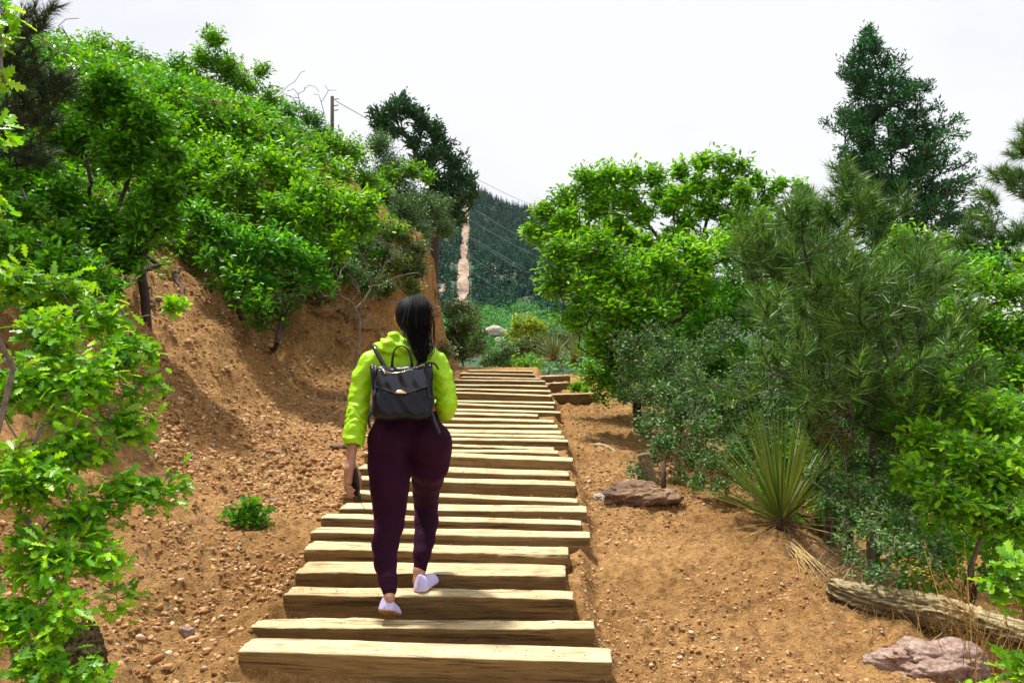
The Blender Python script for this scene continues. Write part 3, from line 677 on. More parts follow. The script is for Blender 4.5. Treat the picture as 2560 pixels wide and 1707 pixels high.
HF = [('low oak scrub on the slope at the far left, behind the near bush', 80, 500, 'oak_deep'), ('oak scrub under the limbs of the large dark-limbed oak', 300, 520, 'oak'),
      ('oak scrub high on the slope under the skyline at the left', 220, 220, 'oak_blue'), ('oak scrub high on the slope below the tall narrow-topped oak', 470, 260, 'oak'),
      ('oak scrub covering the middle of the left slope', 520, 430, 'oak'), ('oak scrub on the slope under the utility pole', 720, 340, 'oak_deep'),
      ('oak scrub above the bank, left of the hiker\'s head', 700, 540, 'oak_blue'), ('oak scrub on the slope left of the umbrella-topped pine', 850, 430, 'oak'), ('oak scrub hanging over the lip of the bank', 530, 600, 'oak_deep')]
for (lab, _, _, mt), cl in zip(HF, fill(HF, [(0, 90), (200, 85), (450, 120), (640, 205), (820, 280), (900, 380)], [(0, 620), (250, 640), (340, 620), (400, 580), (470, 640), (560, 720), (620, 740), (700, 690), (780, 680), (830, 620), (900, 560)], 45, 43, extra_top={2: [(60, 120, 12.5, 45), (130, 120, 13, 45), (20, 130, 12.5, 40), (170, 150, 13, 40), (90, 170, 12, 45)], 3: [(430, 200, 15, 40), (470, 215, 15, 40), (510, 225, 14.5, 40), (390, 190, 15, 35), (560, 245, 14.5, 35), (500, 235, 17, 42), (545, 262, 17, 42), (600, 280, 17, 42), (640, 300, 17, 38), (470, 190, 17, 40), (430, 170, 17, 40)]})):
    if cl: leafy('oak_scrub', lab, 'oak scrub', cl, None, 2, .105, 60, 10, .15, mt, 'bark', .05, 'oak scrub covering the left slope', up=.8, rmin=.003)
G2 = 'grey green mahogany shrubs on the upper bank'
for lab, cl, mt in [('pale grey green shrub on the slope below the umbrella-topped pine', [(870, 330, 17, 42), (900, 380, 17, 50), (860, 420, 17, 45), (930, 440, 16.5, 45)], 'sage'),
        ('dark sage shrub hanging over the top of the clay cliff', [(930, 480, 15.5, 52), (990, 470, 16, 48), (1020, 520, 16.2, 35), (960, 530, 15.4, 40)], 'sage'),
        ('olive shrub clinging to the clay cliff face above the ponytail', [(900, 590, 12.6, 50), (940, 610, 13, 45), (860, 620, 12.4, 40), (960, 570, 13.2, 32), (890, 655, 12.2, 34), (945, 655, 12.6, 32), (870, 550, 12.8, 42), (920, 540, 13.2, 42), (965, 615, 13, 26)], 'olive'),
        ('dusky shrub with bare twigs on the bank left of the clay cliff', [(830, 560, 12, 45), (800, 620, 11.6, 40), (850, 650, 11.6, 35), (770, 600, 11.5, 30)], 'sage')]:
    leafy('mahogany_shrub', lab, 'shrub', cl, None, 1, .045, 190, 20, .13, mt, 'bark_grey', .016, G2, up=.4, rmin=.004)
leafy('juniper_shrub', 'small crooked bush on a bare dark trunk on the gravel bank', 'shrub',
      [(640, 700, 10, 38), (675, 690, 10, 30), (600, 740, 9.8, 26), (650, 740, 10, 20)], None, 1, .035, 330, 16, .09, 'olive', 'bark', .055,
      trunk=[(0, 0, 0), V(634, 795, 9.9), V(640, 760, 9.9), V(650, 730, 10)])
piney('pine_tree', 'dark long-needled pine at the top left corner', 'pine tree',
      [(40, 60, 7, 60), (100, 30, 7, 40), (-10, 130, 7, 60), (50, 160, 7, 70), (110, 190, 7.2, 60), (150, 200, 7.2, 35), (30, 260, 7.2, 70), (100, 270, 7.2, 50), (20, 350, 7.3, 60), (90, 350, 7.3, 40)],
      (-4.2, 7.3), [(0, 0, 0), V(-60, 400, 7.2), V(-20, 60, 7), V(-10, -200, 7)], .11, 260, 55, 'needle_dark', 'bark', .05, width=1.9, tuft=.1)
# pinyon with an umbrella crown
leafy('pinyon_tree', 'dark umbrella-topped pine on the crest left of the gap', 'pine tree',
      [(885, 262, 21, 41), (925, 250, 21, 43), (970, 275, 21, 39), (1000, 300, 21, 34), (950, 320, 21, 29), (1020, 330, 21, 32), (990, 355, 21, 34), (1035, 370, 21, 36), (1065, 405, 21, 39), (1020, 420, 21, 41),
       (1085, 440, 21, 24), (1050, 455, 21, 39), (1035, 490, 21, 31), (980, 400, 21, 36), (870, 290, 21, 24), (1000, 450, 21, 39), (960, 370, 21, 26), (905, 300, 21, 26), (1060, 500, 21, 24)],
      gx(975, 21.5), 'sprig', .14, 30, 26, .16, 'pinyon', 'bark', .22, up=.3, seg=.3, upcost=.9, rmin=.008, trunk=[(0, 0, 0), V(1000, 470, 21), V(960, 360, 21), V(925, 300, 21)], droop=-.1)
# bare branches and pole on the skyline
def bare(name, label, base, tips, r=.02, rmin=.004):
    tips = np.array([V(*t_) for t_ in tips]); bx, by = gx(*base[:1], base[2]) if False else gx(base[0], base[1])
    bz = gnd(bx, by); root = empty(name, (bx, by, bz), label, 'bare branches')
    m_ = tips.mean(0); B = np.array([bx, by, bz]); tr = spline([B, (B+m_)/2+.1, m_*.7+B*.3+np.array([0, 0, .1])], 6)
    t2 = np.concatenate([tips]+[tips+rng.normal(0, .25, tips.shape)*np.array([1, 1, .7]) for _ in range(3)])
    P, par, wt, tn = grow(tr, t2, .2, .12); branches(P, par, wt, r, r, .5, rmin).build('branches', M['bark_grey'], root)
bare('dead_branches', 'bare grey twigs on the skyline left of the utility pole', (700, 17.5), [(685, 215, 17.5), (700, 200, 17.5), (720, 215, 17.5), (745, 225, 17.5), (690, 240, 17.5), (660, 210, 17.5)], .009, .003)
bare('dead_branches', 'bare twig above the oaks at the far upper left', (150, 12), [(135, 60, 12), (150, 75, 12), (145, 110, 12), (160, 90, 12)], .009, .003)
bare('dead_branches', 'tangle of bare twigs under the oaks on the clay bank', (800, 11), [(780, 640, 11), (840, 600, 11), (870, 640, 11), (820, 650, 11), (760, 610, 11), (720, 650, 11), (880, 560, 11.3)], .014)
p0 = V(763, 268, 30); p1 = V(763, 221, 30)
root = empty('utility_pole', p0-np.array([0, 0, 2.5]), 'dark utility pole rising above the oaks on the left skyline', 'utility pole')
v, t_, q = tube([p0-np.array([0, 0, 2.5]), p1], [.07, .055], 10); mk('pole', v, [t_, q], M['bark'], root)
for dz in (.1, .3, .45):
    v, t_, q = tube([p1+np.array([.03, 0, -dz]), p1+np.array([.2, 0, -dz+.02])], .015, 6); mk('peg', v, [t_, q], M['bark'], root)
# exposed roots on the left bank
def roots(label, paths, r):
    mb = MB()
    for pp in paths:
        pts = spline([on_ground(*q_)+np.array([0, -.01, .015]) for q_ in pp], 18); pts += rng.normal(0, .012, pts.shape)
        v, t_, q = tube(pts, np.linspace(r, r*.35, 18)*(1+.2*rng.normal(0, 1, 18)), 7); mb.add(v, t_, q)
    o = mb.build('exposed_roots', M['root'], None, on_ground(*paths[0][0])); tag(o, label, 'roots')
roots('dark twisted roots hanging down the bank under the large oak', [[(325, 600), (335, 640), (345, 680), (352, 705)], [(325, 600), (300, 650), (285, 662)], [(400, 625), (420, 670), (430, 718)], [(352, 690), (380, 695)]], .035)
roots('gnarled roots under the oaks where the bank steepens', [[(600, 655), (660, 650), (720, 660)], [(690, 690), (760, 700), (800, 740)], [(620, 640), (700, 640), (740, 620)]], .05)

# ---------------------------------------------------------------- vegetation, right side
leafy('oak_tree', 'big broad bright green oak right of the stairs with sky showing through its top', 'oak tree',
      [(1250, 480, 11.5, 34), (1300, 450, 11.5, 40), (1350, 410, 11.5, 40), (1400, 395, 11.5, 38), (1450, 400, 11.5, 36), (1500, 400, 11.5, 34), (1230, 530, 11.5, 34), (1290, 520, 11.4, 50), (1370, 470, 11.5, 48), (1440, 450, 11.5, 45),
       (1560, 390, 11.8, 30), (1610, 370, 11.8, 30), (1660, 365, 11.8, 32), (1700, 380, 11.8, 24), (1600, 420, 11.8, 34), (1670, 420, 11.8, 34), (1740, 410, 11.8, 28), (1790, 420, 11.8, 26), (1840, 430, 11.8, 22), (1760, 460, 11.8, 34), (1820, 480, 11.8, 30),
       (1620, 470, 11.8, 42), (1690, 490, 11.6, 50), (1540, 470, 11.7, 30)]+[(x_, y_, 11.7+.5*((i_*7) % 5-2)/2, 38) for i_, (x_, y_) in enumerate([(1300, 500), (1350, 530), (1410, 510), (1470, 490), (1520, 440), (1560, 440), (1580, 500), (1640, 430), (1660, 540), (1720, 540), (1740, 500), (1780, 520), (1830, 540), (1700, 440), (1480, 560), (1540, 540), (1600, 560), (1440, 540), (1270, 560), (1380, 440), (1860, 500), (1800, 570)])],
      gx(1600, 11.8), 2, .11, 120, 13, .12, 'oak', 'bark', .11, up=.7, trunk=[(0, 0, 0), V(1585, 760, 11.8), V(1540, 600, 11.7), V(1500, 530, 11.6), V(1470, 500, 11.6)], rmin=.003)
leafy('oak_tree', 'dense rounded oak in front of the broad one, its foliage reaching the stair edge', 'oak tree',
      [(1290, 570, 9.8, 55), (1370, 560, 9.8, 65), (1280, 640, 9.8, 50), (1350, 650, 9.7, 75), (1440, 620, 9.8, 75), (1520, 600, 9.9, 65), (1600, 580, 10, 65), (1420, 720, 9.6, 80), (1500, 700, 9.7, 75), (1600, 660, 9.9, 60),
       (1320, 720, 9.7, 50), (1370, 790, 9.7, 45), (1450, 800, 9.6, 60), (1390, 860, 9.8, 40), (1680, 560, 10.2, 60), (1740, 560, 10.3, 50), (1350, 850, 9.9, 26), (1380, 905, 9.9, 22), (1430, 880, 9.7, 40)],
      gx(1480, 9.9), 2, .10, 100, 14, .13, 'oak', 'bark', .09, up=.75, rmin=.003)
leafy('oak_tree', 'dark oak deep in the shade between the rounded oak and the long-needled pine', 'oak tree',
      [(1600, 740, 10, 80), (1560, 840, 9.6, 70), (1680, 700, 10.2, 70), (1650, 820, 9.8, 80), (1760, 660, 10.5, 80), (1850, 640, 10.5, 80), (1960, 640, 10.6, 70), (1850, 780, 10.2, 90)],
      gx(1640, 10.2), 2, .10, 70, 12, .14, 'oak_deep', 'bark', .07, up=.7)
leafy('oak_tree', 'bright oak between the tall fir and the right edge', 'oak tree',
      [(2180, 650, 11, 60), (2250, 640, 11, 55), (2320, 660, 11, 60), (2200, 730, 10.8, 70), (2290, 750, 10.8, 75), (2360, 760, 10.8, 60), (2220, 820, 10.6, 70), (2330, 850, 10.6, 75), (2140, 560, 11.4, 40), (2080, 540, 11.4, 45), (2040, 580, 11.4, 40)],
      gx(2250, 11), 2, .10, 85, 13, .14, 'oak', 'bark', .08, up=.75)
leafy('oak_shrub', 'lobed-leaf oak shrub low at the right beyond the dry grass', 'oak shrub',
      [(2150, 900, 6.6, 60), (2220, 930, 6.5, 70), (2310, 960, 6.4, 75), (2130, 1000, 6.4, 65), (2220, 1050, 6.2, 75), (2310, 1080, 6.1, 80), (2100, 1080, 6.3, 50), (2170, 1140, 6.1, 60), (2260, 1180, 6.0, 65), (2340, 1190, 5.9, 55), (2060, 960, 6.8, 40), (2010, 900, 7, 36)],
      gx(2240, 6.6), 3, .078, 210, 12, .09, 'oak_near', 'bark_grey', .03, up=.7, rmin=.002, droop=.2)
leafy('oak_shrub', 'yellow-green lobed oak leaves close to the camera at the lower right edge', 'oak shrub',
      [(2330, 1290, 3.1, 34), (2290, 1340, 3.1, 30), (2350, 1360, 3.1, 30)], (1.95, 2.7), 3, .078, 420, 9, .05, 'oak_near', 'bark_grey', .012, up=.9, rmin=.0016)
leafy('oak_shrub', 'lobed oak leaves cut off by the bottom right corner', 'oak shrub',
      [(2330, 1545, 3.0, 28), (2240, 1578, 3.0, 20), (2370, 1520, 3, 26)], (1.9, 2.8), 3, .075, 420, 8, .05, 'oak_near', 'bark_grey', .012, up=.9, rmin=.0016)
# long-needled pines
def layered(trunk_pts, levels, nb, reach, rise, seed, spread=.55, upward=.5):
    """tips of whorled, upswept boughs round a trunk"""
    r_ = np.random.default_rng(seed); T_ = spline(trunk_pts, 60); tips = []
    for li in range(levels):
        f = li/(levels-1); c = T_[int(f*59)]; R_ = reach*(1-f)**1.0+.06
        for k in range(max(3, int(nb*(1-f*.5)))):
            a = r_.uniform(0, 2*np.pi)
            for s in np.arange(.3, 1.01, .2 if R_ > .4 else .4):
                rr = R_*s*r_.uniform(.8, 1.15)
                for m_ in range(1+int(s*3*(R_ > .3))):
                    aa = a+r_.normal(0, spread*.5*s)
                    tips.append(c+np.array([math.cos(aa)*rr, math.sin(aa)*rr, rise*rr+upward*rr*s+r_.normal(0, .06)]))
        tips.append(c+np.array([0, 0, .02]))
    tips.append(T_[-1]); return np.array(tips)
B1 = np.array([*gx(1905, 6.9), 0]); B1[2] = gnd(B1[0], B1[1])
tp = [B1, V(1895, 1010, 6.9), V(1880, 720, 6.8), V(1845, 560, 6.8), V(1845, 470, 6.8)]
piney('ponderosa_pine', 'young long-needled pine behind the big yucca, its trunk at the middle', 'pine tree', None, (B1[0], B1[1]), tp, .135,
      tips=layered(tp[1:], 10, 7, 1.0, .0, 4, .7), per=60, rt=.032, width=2.5, tuft=.13, group='young ponderosa pines')
B2 = np.array([*gx(2000, 7.2), 0]); B2[2] = gnd(B2[0], B2[1])
tp = [B2, V(2005, 1000, 7.1), V(2030, 760, 7.0), V(2080, 660, 7.0), V(2110, 600, 7.0)]
piney('ponderosa_pine', 'grey-trunked long-needled pine leaning right of the other young pine', 'pine tree', None, (B2[0], B2[1]), tp, .135,
      tips=layered(tp[1:], 8, 7, .85, .0, 9, .7), per=60, rt=.036, bark='bark_grey', width=2.5, tuft=.13, group='young ponderosa pines')
B3 = np.array([*gx(1950, 8.4), 0]); B3[2] = gnd(B3[0], B3[1])
tp = [B3, V(1950, 800, 8.3), V(1950, 600, 8.3), V(1942, 470, 8.3), V(1942, 400, 8.3)]
piney('ponderosa_pine', 'pine with the tallest tufted spire, rising behind the two young ones', 'pine tree', None, (B3[0], B3[1]), tp, .14,
      tips=layered(tp[1:], 10, 7, .85, .0, 14, .7), per=60, rt=.04, width=2.6, tuft=.14, group='young ponderosa pines')
piney('pine_tree', 'sparse long-needled pine cut off by the right edge, sky behind it', 'pine tree',
      [(2350, 330, 13, 40), (2310, 400, 13, 36), (2355, 430, 13, 40), (2270, 450, 13, 26), (2250, 520, 13, 40), (2300, 560, 13, 30), (2350, 540, 13, 40), (2220, 560, 13, 30), (2350, 610, 13, 40), (2290, 620, 13, 30), (2260, 590, 13, 30), (2410, 330, 13, 38), (2440, 420, 13, 40), (2400, 500, 13, 40), (2480, 520, 13, 40), (2430, 600, 13, 44), (2500, 640, 13, 40), (2370, 300, 13, 30)],
      gx(2420, 13), [(0, 0, 0), V(2400, 640, 13), V(2380, 450, 13), V(2370, 300, 13)], .16, 170, 55, 'needle', 'bark', .05, width=2.6, tuft=.14)
# Douglas fir
def fir(label, top, base_v, d, prof, seed, mat='fir'):
    r_ = np.random.default_rng(seed); bx, by = gx(base_v[0], d); bz = gnd(bx, by)
    Tt = V(*top, d); T_ = spline([np.array([bx, by, bz]), V((top[0]+base_v[0])/2+10, (top[1]+base_v[1])/2, d), Tt], 60)
    tips = []; nb = 270
    for k in range(nb):
        vy = top[1]+(base_v[1]-top[1])*(k/nb)**.85
        L_, R_ = np.interp(vy, prof[:, 0], prof[:, 1]), np.interp(vy, prof[:, 0], prof[:, 2])
        cx = np.interp(vy, [top[1], base_v[1]], [top[0], base_v[0]]); a = r_.uniform(0, 2*np.pi)
        half = (cx-L_) if math.cos(a) < 0 else (R_-cx); R = max(half, 6)/2182*d*r_.uniform(.65, 1.08)
        c = V(cx, vy, d)
        gap = r_.uniform(.3, .75)
        for s in np.arange(gap, 1.01, .12/max(R, .3)):
            for m_ in range(2):
                aa = a+r_.normal(0, .11); tips.append(c+np.array([math.cos(aa)*R*s, math.sin(aa)*R*s, -.05*R+.22*R*s*s+r_.normal(0, .07)+.08*m_]))
    tips = np.array(tips); g_ = ground(tips[:, 0], tips[:, 1], False); tips = tips[tips[:, 2] > g_+.2]
    root = empty('fir_tree', (bx, by, bz), label, 'fir tree')
    P, par, wt, tn = grow(T_, tips, .35, .05, .2, .0); P[:, 2] -= 0
    branches(P, par, wt, .16, .15, .6, .008).build('trunk', M['bark'], root)
    per = 17; n = len(tips)*per; ti = np.repeat(np.arange(len(tips)), per); ax = nrm(P[tn]-P[par[tn]])
    dr = nrm(rng.normal(0, 1, (n, 3))*np.array([1, 1, .6])+ax[ti]*.8+np.array([0, 0, .25]))
    v, f = stamp(*LT['sprig'], tips[ti]+rng.normal(0, .05, (n, 3)), frames(dr, nrm(rng.normal(0, .5, (n, 3))+np.array([0, 0, 1]))), rng.uniform(.07, .14, n))
    mk('crown', v, [f], M[mat], root, smooth=False)
fir('tall dark fir standing against the sky on the right', (1992, 75), (2080, 640), 22,
    np.array([(75, 1985, 1998), (110, 1965, 2020), (160, 1925, 2075), (220, 1940, 2120), (300, 1900, 2150), (350, 1940, 2220), (400, 1915, 2215), (450, 1960, 2230), (500, 1990, 2260), (560, 1985, 2270), (640, 2020, 2270)]), 5)
# shrubs right of the trail
G3 = 'small-leaved grey green shrubs right of the trail'
for lab, cl, b_, sz in [('upright small-leaved shrub beside the stairs, left of the metal stake', [(1450, 850, 9, 45), (1440, 790, 9, 45), (1500, 770, 9, 45), (1560, 800, 8.8, 50), (1620, 800, 8.6, 50), (1660, 750, 8.6, 45), (1510, 830, 8.8, 55), (1480, 900, 8.8, 45), (1560, 880, 8.5, 55), (1500, 950, 8.5, 45), (1430, 900, 9, 30), (1540, 960, 8.3, 40)], None, .034),
        ('small-leaved shrub round the rusty metal stake', [(1530, 1010, 7.6, 50), (1590, 1040, 7.6, 50), (1560, 1090, 7.5, 35), (1620, 980, 7.7, 55), (1500, 1050, 7.6, 28), (1455, 1070, 7.3, 22), (1480, 1090, 7.3, 16)], None, .036),
        ('dark small-leaved shrub behind the big yucca', [(1680, 900, 8, 70), (1740, 960, 7.8, 70), (1650, 960, 8, 55), (1810, 920, 7.9, 70), (1880, 960, 7.7, 60), (1720, 860, 8.2, 60)], None, .036),
        ('small-leaved shrub growing over the left end of the log', [(1990, 1200, 5.3, 50), (2040, 1240, 5.2, 45), (1960, 1270, 5.2, 40), (2010, 1310, 5.1, 45), (2060, 1310, 5.1, 35), (1930, 1220, 5.4, 28), (2030, 1160, 5.4, 30)], gx(1990, 5.15), .026),
        ('shadowy shrub under the grey-trunked pine', [(1950, 1040, 7.2, 65), (2020, 1060, 7, 60), (1930, 1110, 6.9, 50), (2010, 1130, 6.7, 55), (2060, 1010, 7.2, 50), (2080, 1150, 6.6, 40)], None, .034)]:
    leafy('sage_shrub', lab, 'shrub', cl, b_, 1, sz, 260, 11, .085, 'sage', 'bark_grey', .014, G3, up=.35, rmin=.002, seg=.15)
for lab, cl in [('low grey green shrub tangled round the second yucca head', [(1900, 1150, 6.1, 42), (1960, 1180, 6, 42), (1930, 1110, 6.2, 45), (1880, 1090, 6.4, 45), (1990, 1130, 6.1, 42)]),
        ('low grey green shrub above the middle of the log', [(2090, 1240, 5.7, 40), (2130, 1290, 5.6, 36), (2160, 1250, 5.8, 42), (2070, 1190, 5.9, 42)]),
        ('grey green shrub just left of the big yucca', [(1640, 1050, 7.2, 42), (1690, 1030, 7.2, 42), (1650, 1110, 7, 30), (1600, 1100, 7.2, 30), (1710, 1090, 6.9, 34)]),
        ('grey green shrub above and behind the metal stake', [(1560, 940, 8, 50), (1620, 900, 8.1, 52), (1590, 860, 8.3, 50), (1480, 980, 8, 32), (1530, 900, 8.2, 42)])]:
    leafy('sage_shrub', lab, 'shrub', cl, None, 1, .034, 300, 12, .085, 'sage', 'bark_grey', .012, G3, up=.35, rmin=.002, seg=.15)
leafy('rust_shrub', 'brownish green feathery shrub between the young pine trunks', 'shrub',
      [(1900, 880, 6.6, 35), (1930, 930, 6.5, 40), (1900, 990, 6.5, 40), (1940, 1010, 6.4, 35), (1880, 940, 6.6, 28)], None, 1, .028, 330, 14, .08, 'rust_leaf', 'bark_grey', .01, up=.3, rmin=.002)
# dark oak thicket lining the ravine behind the shrubs
RF = [('oak thicket low behind the trailside shrubs, right of the dense oak', 1500, 850, 'oak_deep'), ('oak thicket in the ravine behind the big yucca', 1750, 950, 'oak_deep'),
      ('oak thicket in the ravine under the young pines', 1980, 1000, 'oak'), ('oak thicket filling the ravine at the right edge', 2250, 950, 'oak'), ('distant oak tops under the tall fir', 2000, 700, 'oak_blue')]
cls = [[] for _ in RF]; r_ = np.random.default_rng(8)
for vx in np.arange(1420, 2680, 62):
    for vy in np.arange(600, np.interp(vx, [1420, 1600, 1900, 2100, 2352], [900, 960, 1160, 1260, 1280]), 62):
        x_, y_ = vx+r_.uniform(-20, 20), vy+r_.uniform(-20, 20); k = int(np.argmin([(x_-a[1])**2+(y_-a[2])**2 for a in RF])); cls[k].append((x_, y_, np.interp(y_, [600, 900, 1250], [12.5, 10, 8.2])+r_.uniform(-.3, .3), 52))
for i_ in range(30): cls[2].append((r_.uniform(1760, 2080), r_.uniform(1010, 1180), r_.uniform(7.2, 8.6), 44))
for i_ in range(34): cls[3 if i_ % 3 else 2].append((r_.uniform(2040, 2400), r_.uniform(1170, 1345), r_.uniform(6.6, 8), 44))
for (lab, _, _, mt), cl in zip(RF, cls): leafy('oak_scrub', lab, 'oak scrub', cl, None, 2, .12, 40, 10, .17, mt, 'bark', .05, 'oak thickets in the ravine', up=.7, rmin=.003)
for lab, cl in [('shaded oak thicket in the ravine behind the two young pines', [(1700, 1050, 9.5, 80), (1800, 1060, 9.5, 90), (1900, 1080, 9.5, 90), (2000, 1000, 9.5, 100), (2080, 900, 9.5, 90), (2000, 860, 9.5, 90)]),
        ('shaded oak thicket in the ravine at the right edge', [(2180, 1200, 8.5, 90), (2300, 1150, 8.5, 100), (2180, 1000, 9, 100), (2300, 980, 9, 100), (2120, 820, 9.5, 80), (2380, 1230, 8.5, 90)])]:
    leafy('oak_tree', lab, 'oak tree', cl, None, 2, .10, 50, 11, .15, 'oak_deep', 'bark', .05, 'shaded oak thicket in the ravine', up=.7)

# ---------------------------------------------------------------- yuccas, grasses, logs
def yucca(name, label, vx, vy, d, n, ln, wd, mat, group=None, lift=.05, dry=10, low=.1, on=True):
    p = on_ground(vx, vy) if on else V(vx, vy, d); p = p+np.array([0, 0, lift])
    root = empty(name, p, label, 'yucca', group); mb = MB()
    a = rng.uniform(0, 2*np.pi, n); e = np.radians(rng.uniform(low*90, 88, n)); e = np.where(rng.random(n) < .6, np.maximum(e, np.radians(45)), e)
    dr = np.stack([np.cos(a)*np.cos(e), np.sin(a)*np.cos(e), np.sin(e)], 1)
    blades(mb, p+dr*.02, dr, ln*rng.uniform(.75, 1.1, n), np.full(n, wd), .10, 7)
    mb.build('blades', M[mat], root, smooth=False); mb = MB()
    a = rng.uniform(0, 2*np.pi, dry); e = np.radians(rng.uniform(-32, 8, dry)+45*(rng.random(dry) < .3)); dr = np.stack([np.cos(a)*np.cos(e), np.sin(a)*np.cos(e), np.sin(e)], 1)
    blades(mb, np.repeat(p[None], dry, 0), dr, ln*rng.uniform(.5, .9, dry), np.full(dry, wd*.8), .05, 6)
    mb.build('dry_blades', M['straw'], root, smooth=False)
    v, f = ico(3, 9, .4, 1.); mk('base', v*np.array([.05, .05, .07])*ln/.6+p-np.array([0, 0, .03]), [f], M['root'], root)
    return p
yp = yucca('yucca', 'big yucca with long spiky blades on the slope right of the boulder', 1795, 1215, 6.3, 230, .87, .012, 'yucca', None, .05, 70)
yucca('yucca', 'second smaller yucca head growing right of the big one', 1885, 1235, 6.2, 110, .52, .010, 'yucca', None, .03, 22, .05)
G4 = 'pale yuccas beside the top of the stairs'
yucca('yucca', 'pale yucca with a drooping dry skirt at the top of the stairs', 1272, 838, 16, 90, .48, .018, 'yucca_pale', G4, .15, 22, .1, False)
yucca('yucca', 'pale yucca right of the skirted one at the crest', 1318, 838, 16.3, 90, .46, .018, 'yucca_pale', G4, .1, 14, .1, False)
yucca('yucca', 'half-hidden yucca behind the metal stake', 1560, 1020, 8, 60, .42, .011, 'yucca', None, .1, 10)
# shaggy dead-root mat under the big yucca
mb = MB(); n = 420; t_ = rng.uniform(0, 1, n)
P0 = np.array([on_ground(1790+ (2010-1790)*q_+rng.normal(0, 12), 1225+(1400-1225)*q_+rng.normal(0, 18)) for q_ in t_])+np.array([0, 0, .03])
dr = nrm(rng.normal(0, 1, (n, 3))*np.array([1, .6, .4])+np.array([.5, -.6, -.2])); blades(mb, P0, dr, rng.uniform(.08, .26, n), np.full(n, .004), .35, 6)
o = mb.build('root_mat', M['root'], None, P0[0], False); tag(o, 'shaggy dark mat of dead roots below the big yucca', 'root mat', kind='stuff')
mb = MB(); n = 26; P0 = np.array([on_ground(1815, 1262)]*n)+rng.normal(0, .02, (n, 3)); tgt = np.array([on_ground(1900+rng.normal(0, 28), 1345+rng.normal(0, 14)) for _ in range(n)])
blades(mb, P0+np.array([0, 0, .04]), tgt-P0, np.linalg.norm(tgt-P0, axis=1), np.full(n, .007), .05, 6)
o = mb.build('dry_thatch', M['straw'], None, P0[0], False); tag(o, 'bundle of bleached yucca blades fallen down the slope', 'dry blades')
def stalks(name, label, pts, n, ln, mat, wd=.003, lean=(.0, 0), sprd=.35, group=None, heads=True, cat='dry grass', rad=.12):
    mb = MB()
    for (vx, vy) in pts:
        p = on_ground(vx, vy); m_ = max(1, n//len(pts)); b_ = p+rng.normal(0, 1, (m_, 3))*np.array([rad, rad, 0]); b_[:, 2] = ground(b_[:, 0], b_[:, 1], False)
        dr = nrm(rng.normal(0, sprd, (m_, 3))*np.array([1, 1, .1])+np.array([lean[0], lean[1], 1])); l_ = ln*rng.uniform(.5, 1.1, m_)
        blades(mb, b_, dr, l_, np.full(m_, wd), .25, 7, .2)
        if heads:
            k = rng.random(m_) < .5
            tip = b_[k]+dr[k]*l_[k][:, None]*.86
            nn = len(tip)*5; ti = np.repeat(np.arange(len(tip)), 5)
            v, f = stamp(*LT[0], tip[ti]-dr[k][ti]*rng.uniform(0, .12, nn)[:, None], frames(nrm(dr[k][ti]+rng.normal(0, .3, (nn, 3))), nrm(rng.normal(0, 1, (nn, 3)))), np.full(nn, .018)); mb.add(v, f)
    o = mb.build(name, M[mat], None, on_ground(*pts[0]), False); tag(o, label, cat, group); return o
stalks('dry_grass', 'tall tan grass stalks at the bottom right corner', [(2290, 1560), (2250, 1535), (2320, 1520), (2350, 1560)], 200, .66, 'ochre_grass', .0042, (-.1, 0))
stalks('dry_grass', 'long arching tan grass blades crossing in front of the log', [(2300, 1500), (2330, 1490)], 26, .95, 'ochre_grass', .003, (-.55, .1), .25)
stalks('dry_grass', 'wispy dry grass at the foot of the small-leaved shrub by the log', [(1990, 1400), (2060, 1430), (1940, 1370), (2120, 1450), (2200, 1470), (1900, 1330)], 300, .22, 'straw', .003, (.3, -.2), .7, None, False)
stalks('dry_grass', 'golden grass tuft left of the crest in front of the olive bush', [(1068, 842), (1080, 842)], 160, .34, 'straw', .008, (.0, -.1), .5, None, False, rad=.06)
stalks('dry_grass', 'dead grey brush on the gravel bank right of the near oak bush', [(375, 890), (395, 905), (410, 925)], 120, .2, 'straw', .005, (.2, -.2), .8, None, False)
stalks('dry_grass', 'dead brush at the foot of the bank left of the hiker', [(790, 820), (760, 780), (810, 835), (840, 790)], 160, .22, 'straw', .006, (.3, -.2), .8, None, False)
stalks('dry_grass', 'dry grass at the foot of the pale yuccas', [(1300, 848), (1330, 848), (1255, 850)], 140, .22, 'straw', .008, (.0, -.1), .6, None, False)
stalks('dry_grass', 'few thin dry stalks over the weathered log at lower left', [(215, 1500), (230, 1520)], 12, .42, 'straw', .002, (.0, .1), .3)
# yellow flowers
def flowers(label, spots, n, sz):
    root = empty('yellow_flower', V(*spots[0]), label, 'wildflower'); mb = MB(); hd = MB()
    for s in spots:
        c = V(*s); b_ = np.array([c[0], c[1], gnd(c[0], c[1])])
        P0 = c+rng.normal(0, .02, (n, 3)); v, q = segs(np.repeat(b_[None], n, 0), P0, np.full(n, .0015), np.full(n, .001), 3); mb.add(v, None, q)
        nn = n*8; ti = np.repeat(np.arange(n), 8); a = rng.uniform(0, 2*np.pi, nn); dr = np.stack([np.cos(a), np.sin(a), np.full(nn, .25)], 1)
        v, f = stamp(*LT[0], P0[ti], frames(dr, np.tile([0, 0, 1.], (nn, 1))), np.full(nn, sz)); hd.add(v, f)
    mb.build('stem', M['olive'], root); hd.build('petals', M['flower'], root, smooth=False)
M['flower'] = leaf_mat('yellow petals', [(.6, .38, .01), (.75, .5, .02)], .3)
flowers('yellow wildflowers beside the log at the right', [(2085, 1292, 5.1), (2105, 1310, 5.05), (2130, 1316, 5.05)], 7, .012)
